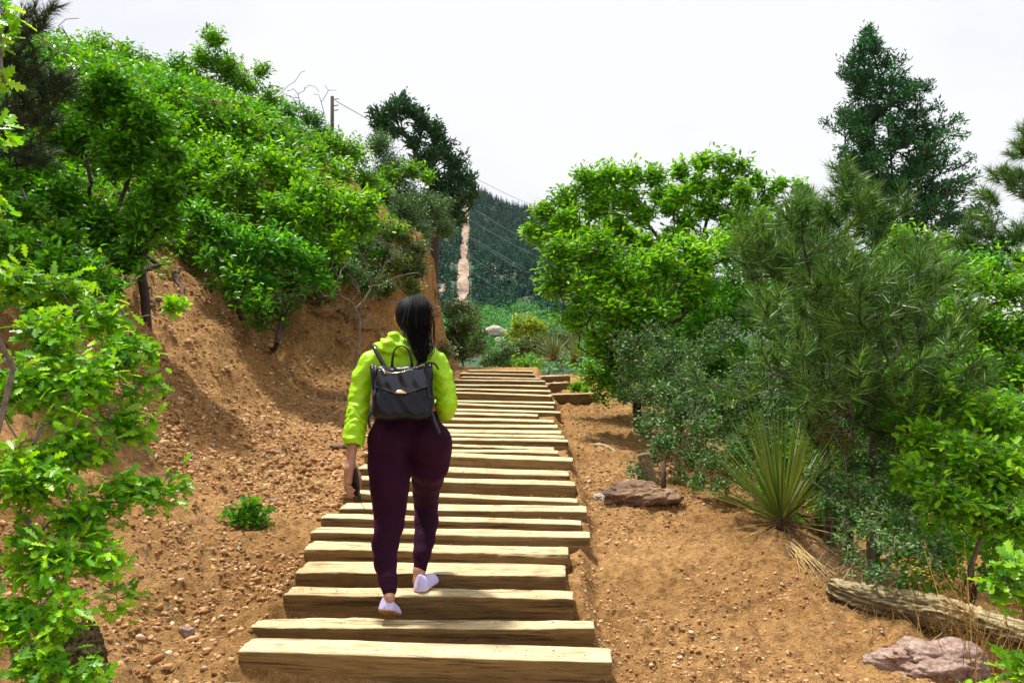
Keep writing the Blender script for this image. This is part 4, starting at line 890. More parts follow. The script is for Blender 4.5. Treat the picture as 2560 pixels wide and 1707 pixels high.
# logs
def log(name, label, pts, rad, mat, seed, tw=.25, sides=72, n=110):
    P = spline(pts, n); R = np.interp(np.linspace(0, 1, n), np.linspace(0, 1, len(rad)), rad)
    tg = nrm(np.gradient(P, axis=0)); s_ = nrm(np.cross(tg, [0, 0, 1])); u_ = np.cross(s_, tg); a = np.linspace(0, 2*np.pi, sides, endpoint=False)
    A, I = np.meshgrid(a, np.arange(n)); gr = fbm(np.cos(A+I*.01)*7+seed, np.sin(A+I*.01)*7, I*.012, seed, 4, .75)
    cr_ = -np.maximum(.12-np.abs(fbm(np.cos(A+I*.008)*4+9, np.sin(A+I*.008)*4, I*.012, seed+3, 2)), 0)*2.6
    r = R[:, None]*(1+tw*.6*gr+cr_); r[0] *= .8; r[-1] *= .8
    v = (P[:, None]+r[..., None]*(np.cos(A)[..., None]*s_[:, None]+np.sin(A)[..., None]*u_[:, None])).reshape(-1, 3)
    i_ = np.arange(n-1)[:, None]*sides; j = np.arange(sides)[None]; k = (j+1) % sides
    q = np.stack([i_+j, i_+k, i_+sides+k, i_+sides+j], -1).reshape(-1, 4)
    v = np.concatenate([v, P[:1], P[-1:]]); t_ = [(n*sides, (jj+1) % sides, jj) for jj in range(sides)]+[(n*sides+1, (n-1)*sides+jj, (n-1)*sides+(jj+1) % sides) for jj in range(sides)]
    # local frame along x so the grain texture follows the log
    B = np.asarray(pts[0], float); D = nrm(np.asarray(pts[-1], float)-B); az_ = math.atan2(D[1], D[0]); ez = math.asin(D[2])
    from mathutils import Euler
    e = Euler((0, -ez, az_)); Rm = np.array(e.to_matrix()); o = mk(name, (v-B)@Rm, [np.array(t_), q], M[mat], None, (0, 0, 0))
    o.location = B.tolist(); o.rotation_euler = e; tag(o, label, 'log'); return o
def og(vx, vy, up): return on_ground(vx, vy)+np.array([0, 0, up])
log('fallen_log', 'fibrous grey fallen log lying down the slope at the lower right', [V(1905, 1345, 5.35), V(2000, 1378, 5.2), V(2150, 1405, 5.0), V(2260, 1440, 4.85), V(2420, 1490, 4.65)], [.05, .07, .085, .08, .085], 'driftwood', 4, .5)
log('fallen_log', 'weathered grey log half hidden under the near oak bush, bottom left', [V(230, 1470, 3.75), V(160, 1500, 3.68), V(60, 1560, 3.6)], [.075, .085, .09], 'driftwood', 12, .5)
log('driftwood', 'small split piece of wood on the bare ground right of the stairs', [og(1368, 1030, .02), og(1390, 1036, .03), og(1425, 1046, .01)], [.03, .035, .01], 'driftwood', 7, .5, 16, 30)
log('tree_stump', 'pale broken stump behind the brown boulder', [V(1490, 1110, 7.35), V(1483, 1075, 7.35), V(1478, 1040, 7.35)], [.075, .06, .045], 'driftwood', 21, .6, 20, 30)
# rusty stake
p = on_ground(1524, 1140); m, t, b = new_mat('rusty steel'); v = coord(t)
t.links.new(ramp(t, noise(t, v, 40, 4), [(.3, (.035, .018, .012)), (.7, (.12, .05, .028))]), b.inputs['Base Color']); b.inputs['Roughness'].default_value = .8; M['rust'] = m
mb = MB(); hh = .26
for (x0, x1, y0, y1) in ((-.02, .02, -.003, .003), (-.003, .003, .0032, .03)):
    v = np.array([(x, y, z) for z in (-.1, hh) for (x, y) in ((x0, y0), (x1, y0), (x1, y1), (x0, y1))]); mb.add(v+p, None, [(0, 3, 2, 1), (4, 5, 6, 7), (0, 1, 5, 4), (1, 2, 6, 5), (2, 3, 7, 6), (3, 0, 4, 7)])
o = mb.build('metal_stake', M['rust'], None, p, False); tag(o, 'rusty metal stake standing in the shrub behind the boulder', 'stake')
# oak seedling on the gravel
p = on_ground(567, 1215); dd = p[1]
leafy('oak_seedling', 'small oak seedling growing alone on the left gravel', 'seedling', [(567, 1185, dd, 30), (545, 1195, dd, 18), (590, 1190, dd, 20), (567, 1165, dd, 16), (560, 1205, dd, 22), (525, 1180, dd, 10), (607, 1172, dd, 10), (575, 1150, dd, 9)],
      (p[0], p[1]), 3, .072, 620, 5, .03, 'oak_deep', 'bark', .006, up=.2, seg=.06)
leafy('oak_seedling', 'tiny oak sprout between the retaining timbers right of the stairs', 'seedling', [(1325, 885, 12.4, 14), (1345, 898, 12.3, 12), (1318, 893, 12.4, 8)], None, 2, .08, 300, 10, .07, 'oak', 'bark', .008, up=.6, seg=.06)
# blue scrap
p = V(251, 1320, 3.95); v = np.array([(-.012, 0, -.016), (.010, .004, -.014), (.013, -.002, .010), (-.004, .003, .018), (0, -.008, 0)])
M['blue'] = plain('blue plastic', (.02, .25, .45), .4); o = mk('plastic_scrap', p+v, [np.array([(0, 1, 4), (1, 2, 4), (2, 3, 4), (3, 0, 4)])], M['blue'], None, p, False)
md = o.modifiers.new('solid', 'SOLIDIFY'); md.thickness = .002; tag(o, 'scrap of blue plastic caught in the near oak bush', 'scrap')

# twigs and dry litter on the slopes
mb = MB(); n = 2600; y = rng.uniform(3.6, 14, n); sd_ = rng.random(n) < .72
x = np.where(sd_, np.interp(y, gy, gxl)-.1-rng.gamma(2., .7, n), np.interp(y, EY, EX)+rng.normal(-.1, .35, n)); P0 = np.stack([x, y, ground(x, y)+.008], 1)
a = rng.uniform(0, 2*np.pi, n); L_ = .02+.10*rng.random(n)**3; P1 = P0+np.stack([np.cos(a), np.sin(a), 0*a], 1)*L_[:, None]; P1[:, 2] = ground(P1[:, 0], P1[:, 1])+.012*rng.random(n)
v, q = segs(P0, P1, np.full(n, .0022), np.full(n, .001), 3); mb.add(v, None, q)
o = mb.build('litter', M['bark_grey']); tag(o, kind='stuff'); o['label'] = 'small dry twigs and litter scattered on the slopes'
n = 900; y = rng.uniform(4, 13, n); x = np.interp(y, gy, gxl)-.3-rng.gamma(2.2, .7, n); P0 = np.stack([x, y, ground(x, y)+.006], 1)
v, f = stamp(*LT[1], P0, rand_rot(n, .3), rng.uniform(.02, .05, n)); o = mk('dead_leaves', v, [f], M['rust_leaf'], smooth=False); tag(o, kind='stuff'); o['label'] = 'brown dead leaves lying on the left bank'

# low green cover between the oaks
n = 170000; y = rng.uniform(7.5, 33, n); x = np.interp(y, gy, gxl)-1.5-rng.uniform(0, 13, n); k = (np.interp(y, gy, gxl)-x > np.interp(y, [7.5, 10, 13, 18, 27], [3.2, 3.0, 2.2, 1.9, 1.5])+.35*fbm(x, y, 0, 89, 2)); x, y = x[k], y[k]
P0 = np.stack([x, y, ground(x, y, False)+.03+.30*rng.random(len(x))], 1); v, f = stamp(*LT[1], P0, rand_rot(len(x), .6), rng.uniform(.05, .10, len(x)))
o = mk('ground_cover', v, [f], M['oak_deep'], smooth=False); tag(o, kind='stuff'); o['label'] = 'low leafy ground cover between the oaks of the left slope'
# ---------------------------------------------------------------- beyond the crest
G5 = 'shrubs just beyond the crest of the trail'
for lab, cl, mt, lf, sz in [
        ('feathery olive green bush left of the gap at the crest', [(1040, 760, 16, 40), (1070, 740, 16, 38), (1035, 710, 16.3, 32), (1060, 800, 16, 40), (1095, 790, 16.5, 30), (1025, 800, 15.8, 28), (1085, 710, 16.8, 20), (1060, 700, 16.4, 26), (1050, 770, 16, 34), (1100, 760, 16.6, 22)], 'olive', 1, .05),
        ('low dark green bush directly behind the topmost step', [(1140, 815, 18, 28), (1165, 800, 18, 26), (1115, 825, 18, 22), (1150, 838, 18, 18), (1175, 830, 18, 20)], 'sage', 1, .05),
        ('small bright green bush right of the topmost step', [(1205, 832, 17, 22), (1230, 838, 17, 18), (1190, 840, 17, 14)], 'oak', 1, .06),
        ('grey green bush under the yellow-green tree', [(1200, 790, 21, 26), (1235, 790, 21, 28), (1180, 800, 21, 20), (1255, 800, 20, 26)], 'olive', 1, .06),
        ('dark bush at the right edge of the gap beside the dense oak', [(1280, 770, 18, 32), (1310, 780, 17.5, 30), (1265, 800, 18, 24), (1330, 750, 17, 28)], 'sage', 1, .06)]:
    leafy('crest_bush', lab, 'shrub', cl, None, lf, sz, 105, 22, .17, mt, 'bark_grey', .03, G5, up=.4, rmin=.004)
leafy('yellow_tree', 'small yellow-green tree in the gap beyond the stairs', 'tree', [(1190, 745, 25, 24), (1215, 735, 25, 22), (1240, 750, 25, 24), (1175, 765, 25, 16), (1255, 770, 25, 16), (1215, 765, 25, 20)], None, 1, .09, 45, 22, .2, 'yellow_leaf', 'bark', .07, up=.6)
# mountain
my = np.concatenate([np.linspace(30, 130, 60), np.linspace(133, 470, 120), np.linspace(480, 900, 20)]); mx = np.linspace(-260, 330, 240)
def mount(x, y):
    a = np.interp(y, [30, 45, 60, 75, 100, 150, 250, 330, 400, 430], [-.25, -.03, .008, .016, .030, .052, .100, .128, .1525, .149])
    z = 1.6+y*a
    z = np.where(y > 430, 1.6+430*.149-(y-430)*.3, z)
    k = sstep(45, 400, y)
    z = z-k*(np.maximum(x+15, 0)*.24+np.maximum(x-12, 0)*.12+np.maximum(-30-x, 0)*.05)
    return z+fbm(x/23, y/23, 0, 51, 4)*3.6*sstep(60, 200, y)+fbm(x/6, y/6, 0, 52, 3)*.35
X, Y = np.meshgrid(mx, my); Z = mount(X, Y); ny, nx = X.shape
i = np.arange((ny-1)*(nx-1)); r = i//(nx-1)*nx+i % (nx-1)
M['hill_soil'] = rockmat('hill soil', [(.35, (.02, .045, .015)), (.5, (.03, .07, .02)), (.62, (.03, .05, .02)), (.78, (.12, .09, .05))], .12)
o = mk('mountain', np.stack([X, Y, Z], -1).reshape(-1, 3), [np.stack([r, r+1, r+1+nx, r+nx], 1)], M['hill_soil']); tag(o, kind='structure')
def scar_x(y): return np.interp(y, [90, 130, 390, 430], [-4.8, -6.9, -19.3, -21.5])
ysc = np.linspace(95, 405, 420); hw = np.interp(ysc, [95, 140, 260, 300, 405], [.8, .75, .9, 1.4, .6])*(1+.45*fbm(ysc*.14, 0*ysc, 0, 61, 4))
cols_ = np.linspace(-1, 1, 7); PX = scar_x(ysc)[:, None]+cols_[None]*hw[:, None]; PY = np.repeat(ysc[:, None], 7, 1); PZ = mount(PX, PY)+.5+.25*np.round((ysc % 3)/3)[:, None]
n_ = len(ysc); i = np.arange((n_-1)*6); r = i//6*7+i % 6
M['scar'] = rockmat('trail soil', [(.34, (.10, .07, .045)), (.5, (.30, .20, .13)), (.66, (.48, .36, .25))], .45)
o = mk('steep_path', np.stack([PX, PY, PZ], -1).reshape(-1, 3), [np.stack([r, r+1, r+8, r+7], 1)], M['scar']); tag(o, kind='structure')
# eroded ground left of the far path
mb = MB()
for i_ in range(120):
    yc = rng.choice([150, 165, 190, 215, 245, 285, 300, 330])+rng.normal(0, 5); xo = -abs(rng.normal(3.2, 1.6)) if rng.random() < .85 else rng.uniform(2, 6); rx = rng.uniform(.3, 1.0); ry = rng.uniform(.6, 2.2)
    a = np.linspace(0, 2*np.pi, 14, endpoint=False); rr = 1+.5*fbm(np.cos(a)*2+yc, np.sin(a)*2, 0, 5, 3); vx = scar_x(yc)+xo+rx*rr*np.cos(a); vy = yc+ry*rr*np.sin(a)
    v = np.stack([vx, vy, mount(vx, vy)+.12], 1); c = np.array([[scar_x(yc)+xo, yc, mount(scar_x(yc)+xo, yc)+.35]]); v = np.concatenate([v, c]); mb.add(v, [(j, (j+1) % 14, 14) for j in range(14)])
o = mb.build('bare_soil', M['scar'], smooth=False); tag(o, kind='structure')
# forest: conifers drawn as tiers of ragged boughs
def conifer(seed, tiers=7, k=6):
    r_ = np.random.default_rng(seed); vs = []; fs = []; n = 0
    for t_ in range(tiers):
        f = t_/tiers; z0 = .08+.88*f; R = .30*(1-f)**.8*r_.uniform(.8, 1.15)+.012
        for j in range(k):
            a = 2*np.pi*(j+r_.uniform(-.4, .4))/k; rr = R*r_.uniform(.6, 1.25); dz = -.05-.05*(1-f)
            c, s = math.cos(a), math.sin(a); w_ = .55*rr
            vs += [(0, 0, z0+.05), (c*rr*.6-s*w_*.6, s*rr*.6+c*w_*.6, z0+dz*.3), (c*rr, s*rr, z0+dz), (c*rr*.6+s*w_*.6, s*rr*.6-c*w_*.6, z0+dz*.3)]
            fs += [(n, n+1, n+2), (n, n+2, n+3)]; n += 4
    vs += [(-.03, 0, .9), (.03, 0, .9), (0, 0, 1.04)]; fs += [(n, n+1, n+2)]
    return np.array(vs), np.array(fs)
m, t, b = new_mat('forest needle'); fn_ = noise(t, coord(t), .33, 4, .7)
t.links.new(ramp(t, fn_, [(.32, (.008, .034, .024)), (.48, (.014, .058, .034)), (.6, (.026, .09, .042)), (.74, (.06, .17, .05))]), b.inputs['Base Color']); b.inputs['Roughness'].default_value = .9; b.inputs['Specular IOR Level'].default_value = .05; M['forest'] = m
M['far_shrub'] = leaf_mat('far shrub leaf', [(.03, .16, .03), (.06, .26, .04), (.10, .34, .05)], .2, .6)
mb = MB(); n = 15000; y = 105+330*rng.uniform(0, 1, n)**.8; x = (rng.uniform(-330, 620, n))/2182*y
k = (np.abs(x-scar_x(y)-.3) > 1.0+.0015*y) & ~((x < scar_x(y)) & (x > scar_x(y)-8) & (rng.random(n) < .12) & (y < 330)); x, y = x[k], y[k]
h = (rng.uniform(2.0, 5.2, len(x))+1.2*fbm(x/14, y/14, 0, 71, 2))*(.6+.4*sstep(100, 250, y)); z = mount(x, y)-.5
for j in range(5):
    s = np.arange(len(x)) % 5 == j; cv, cf = conifer(j); a = rng.uniform(0, 2*np.pi, s.sum()); R = np.zeros((s.sum(), 3, 3)); R[:, 0, 0] = np.cos(a); R[:, 0, 1] = -np.sin(a); R[:, 1, 0] = np.sin(a); R[:, 1, 1] = np.cos(a); R[:, 2, 2] = 1
    v, f = stamp(cv, cf, np.stack([x, y, z], 1)[s], R, h[s]); mb.add(v, f)
o = mb.build('forest', M['forest'], smooth=False); tag(o, kind='stuff'); o['label'] = 'dense dark conifer forest covering the far mountain'
# green scrub on the lower slope
mb = MB(); n = 620; y = rng.uniform(46, 125, n); x = rng.uniform(-160, 420, n)/2182*y; sz = rng.uniform(.5, 1.5, n)
per = 110; u = nrm(rng.normal(0, 1, (n*per, 3))); u[:, 2] = np.abs(u[:, 2]); ti = np.repeat(np.arange(n), per)
pos = np.stack([x, y, mount(x, y)], 1)[ti]+u*(sz[ti]*rng.uniform(.55, 1.05, n*per))[:, None]*np.array([1, 1, .8])
v, f = stamp(*LT[0], pos, rand_rot(n*per, .8), rng.uniform(.2, .42, n*per)); mb.add(v, f)
o = mb.build('scrub', M['far_shrub'], smooth=False); tag(o, kind='stuff'); o['label'] = 'bright green scrub on the slope across the gap'
for (vx, vy, d, s, lab) in [(1137, 762, 62, (.62, .4, .34), 'pale pointed boulder high in the green scrub across the gap'), (1148, 785, 56, (.30, .25, .26), 'smaller pale boulder below the pointed one across the gap'), (1213, 782, 50, (.22, .2, .2), 'tiny pale boulder right of the two others across the gap')]:
    rock('boulder', lab, M['rock_pale'], V(vx, vy, d), s, int(vx) % 17, .2, .5, 4, .7, .2)
# power lines crossing in front of the mountain
M['wire'] = plain('wire', (.3, .31, .32), .5)
for k, (a, b_, lab) in enumerate([((770, 231, 60), (1330, 505, 200), 'faint power line running down from the utility pole across the sky'),
        ((1090, 480, 150), (1330, 600, 260), 'power line crossing the top of the forested mountain'),
        ((1068, 498, 150), (1330, 620, 260), 'power line starting beside the top of the far path'),
        ((1066, 535, 140), (1340, 665, 240), 'upper of the two close power lines crossing the forest'),
        ((1068, 540, 140), (1340, 678, 240), 'lower of the two close power lines crossing the forest'),
        ((1050, 572, 130), (1330, 706, 230), 'power line below the close pair crossing the forest'),
        ((1045, 598, 120), (1330, 748, 220), 'lowest power line crossing the forest')]):
    A, B = V(*a), V(*b_); t_ = np.linspace(0, 1, 24)[:, None]; P = A+(B-A)*t_; P[:, 2] -= (np.sin(t_*np.pi)*1.2)[:, 0]
    v, tt, q = tube(P, .028, 5); o = mk('power_line', v, [np.array(tt), np.array(q)], M['wire'], None, A); tag(o, lab, 'power line', 'power lines above the valley')

# ---------------------------------------------------------------- thin air over the valley
m = bpy.data.materials.new('thin haze'); m.use_nodes = True; t = m.node_tree; t.nodes.clear(); o_ = t.nodes.new('ShaderNodeOutputMaterial'); pv = t.nodes.new('ShaderNodeVolumePrincipled')
pv.inputs['Color'].default_value = (.78, .86, 1, 1); pv.inputs['Density'].default_value = .0001; pv.inputs['Anisotropy'].default_value = .2; t.links.new(pv.outputs[0], o_.inputs['Volume'])
x0, x1, y0, y1, z0, z1 = -920, 920, -40, 1520, -110, 110
v = np.array([(x, y, z) for z in (z0, z1) for (x, y) in ((x0, y0), (x1, y0), (x1, y1), (x0, y1))])
o = mk('haze', v, [[(0, 3, 2, 1), (4, 5, 6, 7), (0, 1, 5, 4), (1, 2, 6, 5), (2, 3, 7, 6), (3, 0, 4, 7)]], m, smooth=False); tag(o, kind='stuff'); o['label'] = 'thin haze in the air over the valley'
# ---------------------------------------------------------------- distance fields + surface nets
def s_cap(G, a, b, ra, rb):
    X, Y, Z = G; a, b = np.asarray(a, np.float32), np.asarray(b, np.float32); ba = b-a; L2 = float(ba@ba)+1e-9
    t = np.clip(((X-a[0])*ba[0]+(Y-a[1])*ba[1]+(Z-a[2])*ba[2])/L2, 0, 1)
    return np.sqrt((X-a[0]-t*ba[0])**2+(Y-a[1]-t*ba[1])**2+(Z-a[2]-t*ba[2])**2)-(ra+(rb-ra)*t)
def s_ell(G, c, r, R=None):
    p = [G[i]-np.float32(c[i]) for i in range(3)]
    if R is not None: p = [sum(np.float32(R[j][i])*p[j] for j in range(3)) for i in range(3)]
    k0 = np.sqrt(sum((p[i]/r[i])**2 for i in range(3)))+1e-6; k1 = np.sqrt(sum((p[i]/(r[i]*r[i]))**2 for i in range(3)))+1e-6
    return k0*(k0-1)/k1
def s_box(G, c, h, rad, R=None):
    p = [G[i]-np.float32(c[i]) for i in range(3)]
    if R is not None: p = [sum(np.float32(R[j][i])*p[j] for j in range(3)) for i in range(3)]
    q = [np.abs(p[i])-(h[i]-rad) for i in range(3)]
    return np.sqrt(sum(np.maximum(x, 0)**2 for x in q))+np.minimum(np.maximum(np.maximum(q[0], q[1]), q[2]), 0)-rad
def smin(a, b, k=.03):
    h = np.clip(.5+.5*(b-a)/k, 0, 1); return b*(1-h)+a*h-k*h*(1-h)
def nets(lo, hi, h, fn, relax=1):
    ax = [np.arange(lo[i], hi[i]+h, h, dtype=np.float32) for i in range(3)]
    G = (ax[0][:, None, None], ax[1][None, :, None], ax[2][None, None, :])
    F = fn(G); F = np.broadcast_to(F, tuple(len(a) for a in ax)); S = F < 0
    nx, ny, nz = F.shape; c = np.zeros((nx-1, ny-1, nz-1, 3), np.float32); cnt = np.zeros((nx-1, ny-1, nz-1), np.float32)
    for axis_ in range(3):
        sl0 = [slice(None)]*3; sl1 = [slice(None)]*3; sl0[axis_] = slice(0, -1); sl1[axis_] = slice(1, None)
        a, b = F[tuple(sl0)], F[tuple(sl1)]; cr_ = (a < 0) != (b < 0); t = np.where(cr_, a/(a-b+1e-12*(a == b)), 0)
        o1, o2 = [i for i in range(3) if i != axis_]
        for d1 in (0, 1):
            for d2 in (0, 1):
                sl = [None]*3; sl[axis_] = slice(None)
                n1, n2 = F.shape[o1]-1, F.shape[o2]-1
                sl[o1] = slice(d1, d1+n1); sl[o2] = slice(d2, d2+n2)
                m_ = cr_[tuple(sl)]; tt = t[tuple(sl)]
                cnt += m_; off = np.zeros(3, np.float32); off[o1] = d1; off[o2] = d2
                for i in range(3):
                    c[..., i] += np.where(m_, tt if i == axis_ else off[i], 0)
    act = cnt > 0; idx = -np.ones(cnt.shape, np.int64); idx[act] = np.arange(act.sum())
    I = np.stack(np.nonzero(act), 1); v = (I+c[act]/cnt[act][:, None])*h+np.array(lo, np.float32)
    qs = []
    for axis_ in range(3):
        sl0 = [slice(1, -1)]*3; sl1 = [slice(1, -1)]*3; sl0[axis_] = slice(0, -1); sl1[axis_] = slice(1, None)
        a, b = S[tuple(sl0)], S[tuple(sl1)]; w_ = np.nonzero(a != b); flip = a[w_]
        o1, o2 = (axis_+1) % 3, (axis_+2) % 3; p = [None]*3
        base = [w_[i]+(0 if i == axis_ else 1) for i in range(3)]
        def cell(e1, e2):
            q_ = list(base); q_[o1] = q_[o1]-e1; q_[o2] = q_[o2]-e2; return idx[q_[0], q_[1], q_[2]]
        q = np.stack([cell(1, 1), cell(0, 1), cell(0, 0), cell(1, 0)], 1); q[~flip] = q[~flip][:, ::-1]; qs.append(q)
    q = np.concatenate(qs); e = np.concatenate([q[:, [0, 1]], q[:, [1, 2]], q[:, [2, 3]], q[:, [3, 0]]]); deg = np.bincount(e[:, 0], minlength=len(v))[:, None]+1e-9
    for _ in range(relax):
        sm = np.stack([np.bincount(e[:, 0], v[e[:, 1], i], len(v)) for i in range(3)], 1)/deg; v = v*.45+sm*.55
    return v, q
def QR(ox, oy, d, r): return (Q(ox, oy, d), r/2375*d)
def chain(G, pts, k=.02, f=None):
    P = [QR(*p) for p in pts]
    for (a, ra), (b, rb) in zip(P[:-1], P[1:]):
        s = s_cap(G, a, b, ra, rb); f = s if f is None else smin(f, s, k)
    return f
def ball(G, ox, oy, d, rx, ry, rz, R=None): return s_ell(G, Q(ox, oy, d), (rx, ry, rz), R)
def rotx(a): c, s = math.cos(a), math.sin(a); return np.array([[1, 0, 0], [0, c, -s], [0, s, c]])
def roty(a): c, s = math.cos(a), math.sin(a); return np.array([[c, 0, s], [0, 1, 0], [-s, 0, c]])
def rotz(a): c, s = math.cos(a), math.sin(a); return np.array([[c, -s, 0], [s, c, 0], [0, 0, 1]])
# ---------------------------------------------------------------- materials of the hiker
m, t, b = new_mat('skin'); v = coord(t)
t.links.new(ramp(t, noise(t, v, 25, 3), [(.3, (.34, .16, .10)), (.7, (.46, .24, .16))]), b.inputs['Base Color']); b.inputs['Roughness'].default_value = .5
b.inputs['Subsurface Weight'].default_value = .15; b.inputs['Subsurface Radius'].default_value = (.02, .008, .004); b.inputs['Subsurface Scale'].default_value = .3; M['skin'] = m
m, t, b = new_mat('neon jacket'); v = coord(t)
t.links.new(ramp(t, noise(t, v, 6, 4), [(.3, (.30, .60, .003)), (.7, (.40, .74, .006))]), b.inputs['Base Color']); b.inputs['Roughness'].default_value = .5; b.inputs['Specular IOR Level'].default_value = .35
n0 = bump(t, noise(t, coord(t, 'Object', (5, 5, 10)), 1.6, 3, .45, .9), .5, .03); t.links.new(bump(t, noise(t, v, 260, 2), .1, .001, n0), b.inputs['Normal']); M['jacket'] = m
m, t, b = new_mat('plum leggings'); v = coord(t)
t.links.new(ramp(t, noise(t, v, 9, 4), [(.3, (.015, .002, .010)), (.7, (.026, .003, .017))]), b.inputs['Base Color']); b.inputs['Roughness'].default_value = .8; b.inputs['Specular IOR Level'].default_value = .12
b.inputs['Sheen Weight'].default_value = .06; b.inputs['Sheen Tint'].default_value = (.7, .1, .5, 1)
t.links.new(bump(t, noise(t, coord(t, 'Object', (7, 7, 30)), 1, 3, .4, .8), .12, .006), b.inputs['Normal']); M['leggings'] = m
M['suede'] = plain('lavender suede', (.56, .50, .78), .85, bumpscale=300, bstr=.3, bdist=.001, var=.06)
M['sole'] = plain('tan sole', (.42, .24, .08), .7, var=.1)
M['sole_dark'] = plain('worn brown heel', (.20, .10, .03), .8, var=.2)
m, t, b = new_mat('black hair'); v = coord(t, 'Object', (60, 60, 6)); g = t.nodes.new('ShaderNodeNewGeometry')
t.links.new(ramp(t, g.outputs['Random Per Island'], [(0, (.002, .002, .002)), (.75, (.006, .0055, .007)), (.88, (.014, .013, .018)), (.96, (.09, .085, .11))]), b.inputs['Base Color']); b.inputs['Roughness'].default_value = .5; b.inputs['Specular IOR Level'].default_value = .12
t.links.new(bump(t, noise(t, v, 3, 3), .5, .01), b.inputs['Normal']); M['hair'] = m
M['leather'] = plain('black leather', (.010, .014, .032), .22, bumpscale=220, bstr=.15, bdist=.0008, var=.1, spec=.6)
M['leather_flat'] = plain('dull black webbing', (.012, .012, .014), .55, bumpscale=200, bstr=.2, bdist=.001)
M['gold'] = plain('pale gold metal', (.85, .68, .36), .28, 1., var=.04)
M['phone_black'] = plain('black phone case', (.006, .006, .007), .25, var=.05)
M['stitch'] = plain('grey stitching', (.22, .22, .25), .7)
m, t, b = new_mat('perforated leather'); v = coord(t, 'Object', (125, 1, 125))
vo = t.nodes.new('ShaderNodeSeparateXYZ'); t.links.new(v, vo.inputs[0]); fr = []
for i_ in (0, 2):
    mm = t.nodes.new('ShaderNodeMath'); mm.operation = 'FRACT'; t.links.new(vo.outputs[i_], mm.inputs[0]); m2 = t.nodes.new('ShaderNodeMath'); m2.operation = 'SUBTRACT'; m2.inputs[1].default_value = .5; t.links.new(mm.outputs[0], m2.inputs[0])
    m3 = t.nodes.new('ShaderNodeMath'); m3.operation = 'MULTIPLY'; t.links.new(m2.outputs[0], m3.inputs[0]); t.links.new(m2.outputs[0], m3.inputs[1]); fr.append(m3)
ad = t.nodes.new('ShaderNodeMath'); ad.operation = 'ADD'; t.links.new(fr[0].outputs[0], ad.inputs[0]); t.links.new(fr[1].outputs[0], ad.inputs[1])
hole = ramp(t, ad.outputs[0], [(.05, (0, 0, 0)), (.075, (1, 1, 1))])
t.links.new(mixc(t, hole, (.001, .001, .0015), (.007, .009, .019)), b.inputs['Base Color']); b.inputs['Roughness'].default_value = .4; b.inputs['Specular IOR Level'].default_value = .3
t.links.new(bump(t, hole, .5, .001), b.inputs['Normal']); M['perforated'] = m
# ---------------------------------------------------------------- the hiker
HAND_D = 4.93
hp = lambda cx, cy, dd=0.: Q(700+cx/5.88, 1100+cy/5.88, HAND_D+dd)      # enlarged view of the hand
feet = Q(1000, 1478, 5.0)
def headf(G):
    f = ball(G, 1031, 788, 5.12, .074, .092, .096)
    f = smin(f, ball(G, 1031, 806, 5.16, .058, .062, .072), .03)               # jaw and face
    f = smin(f, ball(G, 1032, 800, 5.222, .011, .020, .018, rotx(.3)), .012)   # nose
    f = smin(f, s_cap(G, Q(1020, 817, 5.20), Q(1044, 817, 5.20), .008, .008), .006)
    for s in (-1, 1):
        f = smin(f, ball(G, 1031+s*17, 786, 5.195, .020, .012, .007), .01)       # brow
        f = np.maximum(f, -(ball(G, 1031+s*16, 792, 5.218, .014, .010, .009)))
        f = smin(f, ball(G, 1030+s*39.5, 801, 5.125, .010, .020, .030, roty(s*.15)), .008)   # ears
        f = np.maximum(f, -ball(G, 1030+s*43.5, 801, 5.13, .005, .010, .016))
    f = smin(f, s_cap(G, Q(1028, 810, 5.12), Q(1018, 880, 5.07), .052, .062), .03)
    return f
def torso_skin(G):
    f = s_ell(G, Q(1015, 950, 5.07), (.145, .085, .17))
    f = smin(f, s_ell(G, Q(1020, 1025, 5.06), (.157, .095, .09)), .05)
    f = smin(f, s_ell(G, Q(1022, 1075, 5.06), (.16, .09, .10)), .05)
    f = smin(f, s_cap(G, Q(950, 905, 5.07), Q(1085, 905, 5.07), .05, .05), .05)
    return f
LEFT_ARM = [(925, 903, 5.07, 20), (902, 960, 5.05, 19), (893, 1020, 5.02, 17), (885, 1075, 4.98, 15.5)]
def body_main(G):
    f = smin(headf(G), torso_skin(G), .04)
    f = chain(G, LEFT_ARM, .015, f)
    f = chain(G, [(1095, 905, 5.07, 20), (1112, 965, 5.05, 18), (1118, 1015, 5.03, 16), (1100, 1030, 5.17, 14), (1075, 1020, 5.30, 10)], .015, f)
    # right hand resting in front of the belly
    f = smin(f, s_box(G, Q(1062, 1015, 5.36), (.034, .045, .014), .012, rotz(.5)), .015)
    for k_, (dx, dz) in enumerate([(-.006, .026), (-.010, .008), (-.010, -.010), (-.006, -.026)]):
        a = Q(1053, 1015, 5.39)+np.array([0, 0, dz]); b_ = a+np.array([-.035, .022, -.004]); c = b_+np.array([-.028, -.004, -.008])
        f = smin(f, s_cap(G, a, b_, .0088, .008), .004); f = smin(f, s_cap(G, b_, c, .008, .007), .004)
    f = chain(G, [(1062, 1008, 5.33, 5), (1052, 1000, 5.35, 4.4), (1046, 996, 5.37, 3.8)], .006, f)
    return f
def legs_skin(G):
    f = chain(G, [(972, 1130, 5.03, 34), (972, 1300, 5.0, 22), (964, 1380, 4.895, 17), (972, 1455, 4.77, 14), (974, 1492, 4.72, 12.5)], .02)
    f = chain(G, [(974, 1492, 4.735, 11), (975, 1510, 4.765, 9)], .02, f)
    f = chain(G, [(1080, 1130, 5.05, 34), (1065, 1262, 5.30, 22), (1061, 1348, 5.18, 20), (1048, 1425, 5.09, 14), (1047, 1450, 5.07, 14)], .02, f)
    f = chain(G, [(1047, 1452, 5.07, 13), (1052, 1455, 5.14, 9)], .02, f)
    return f
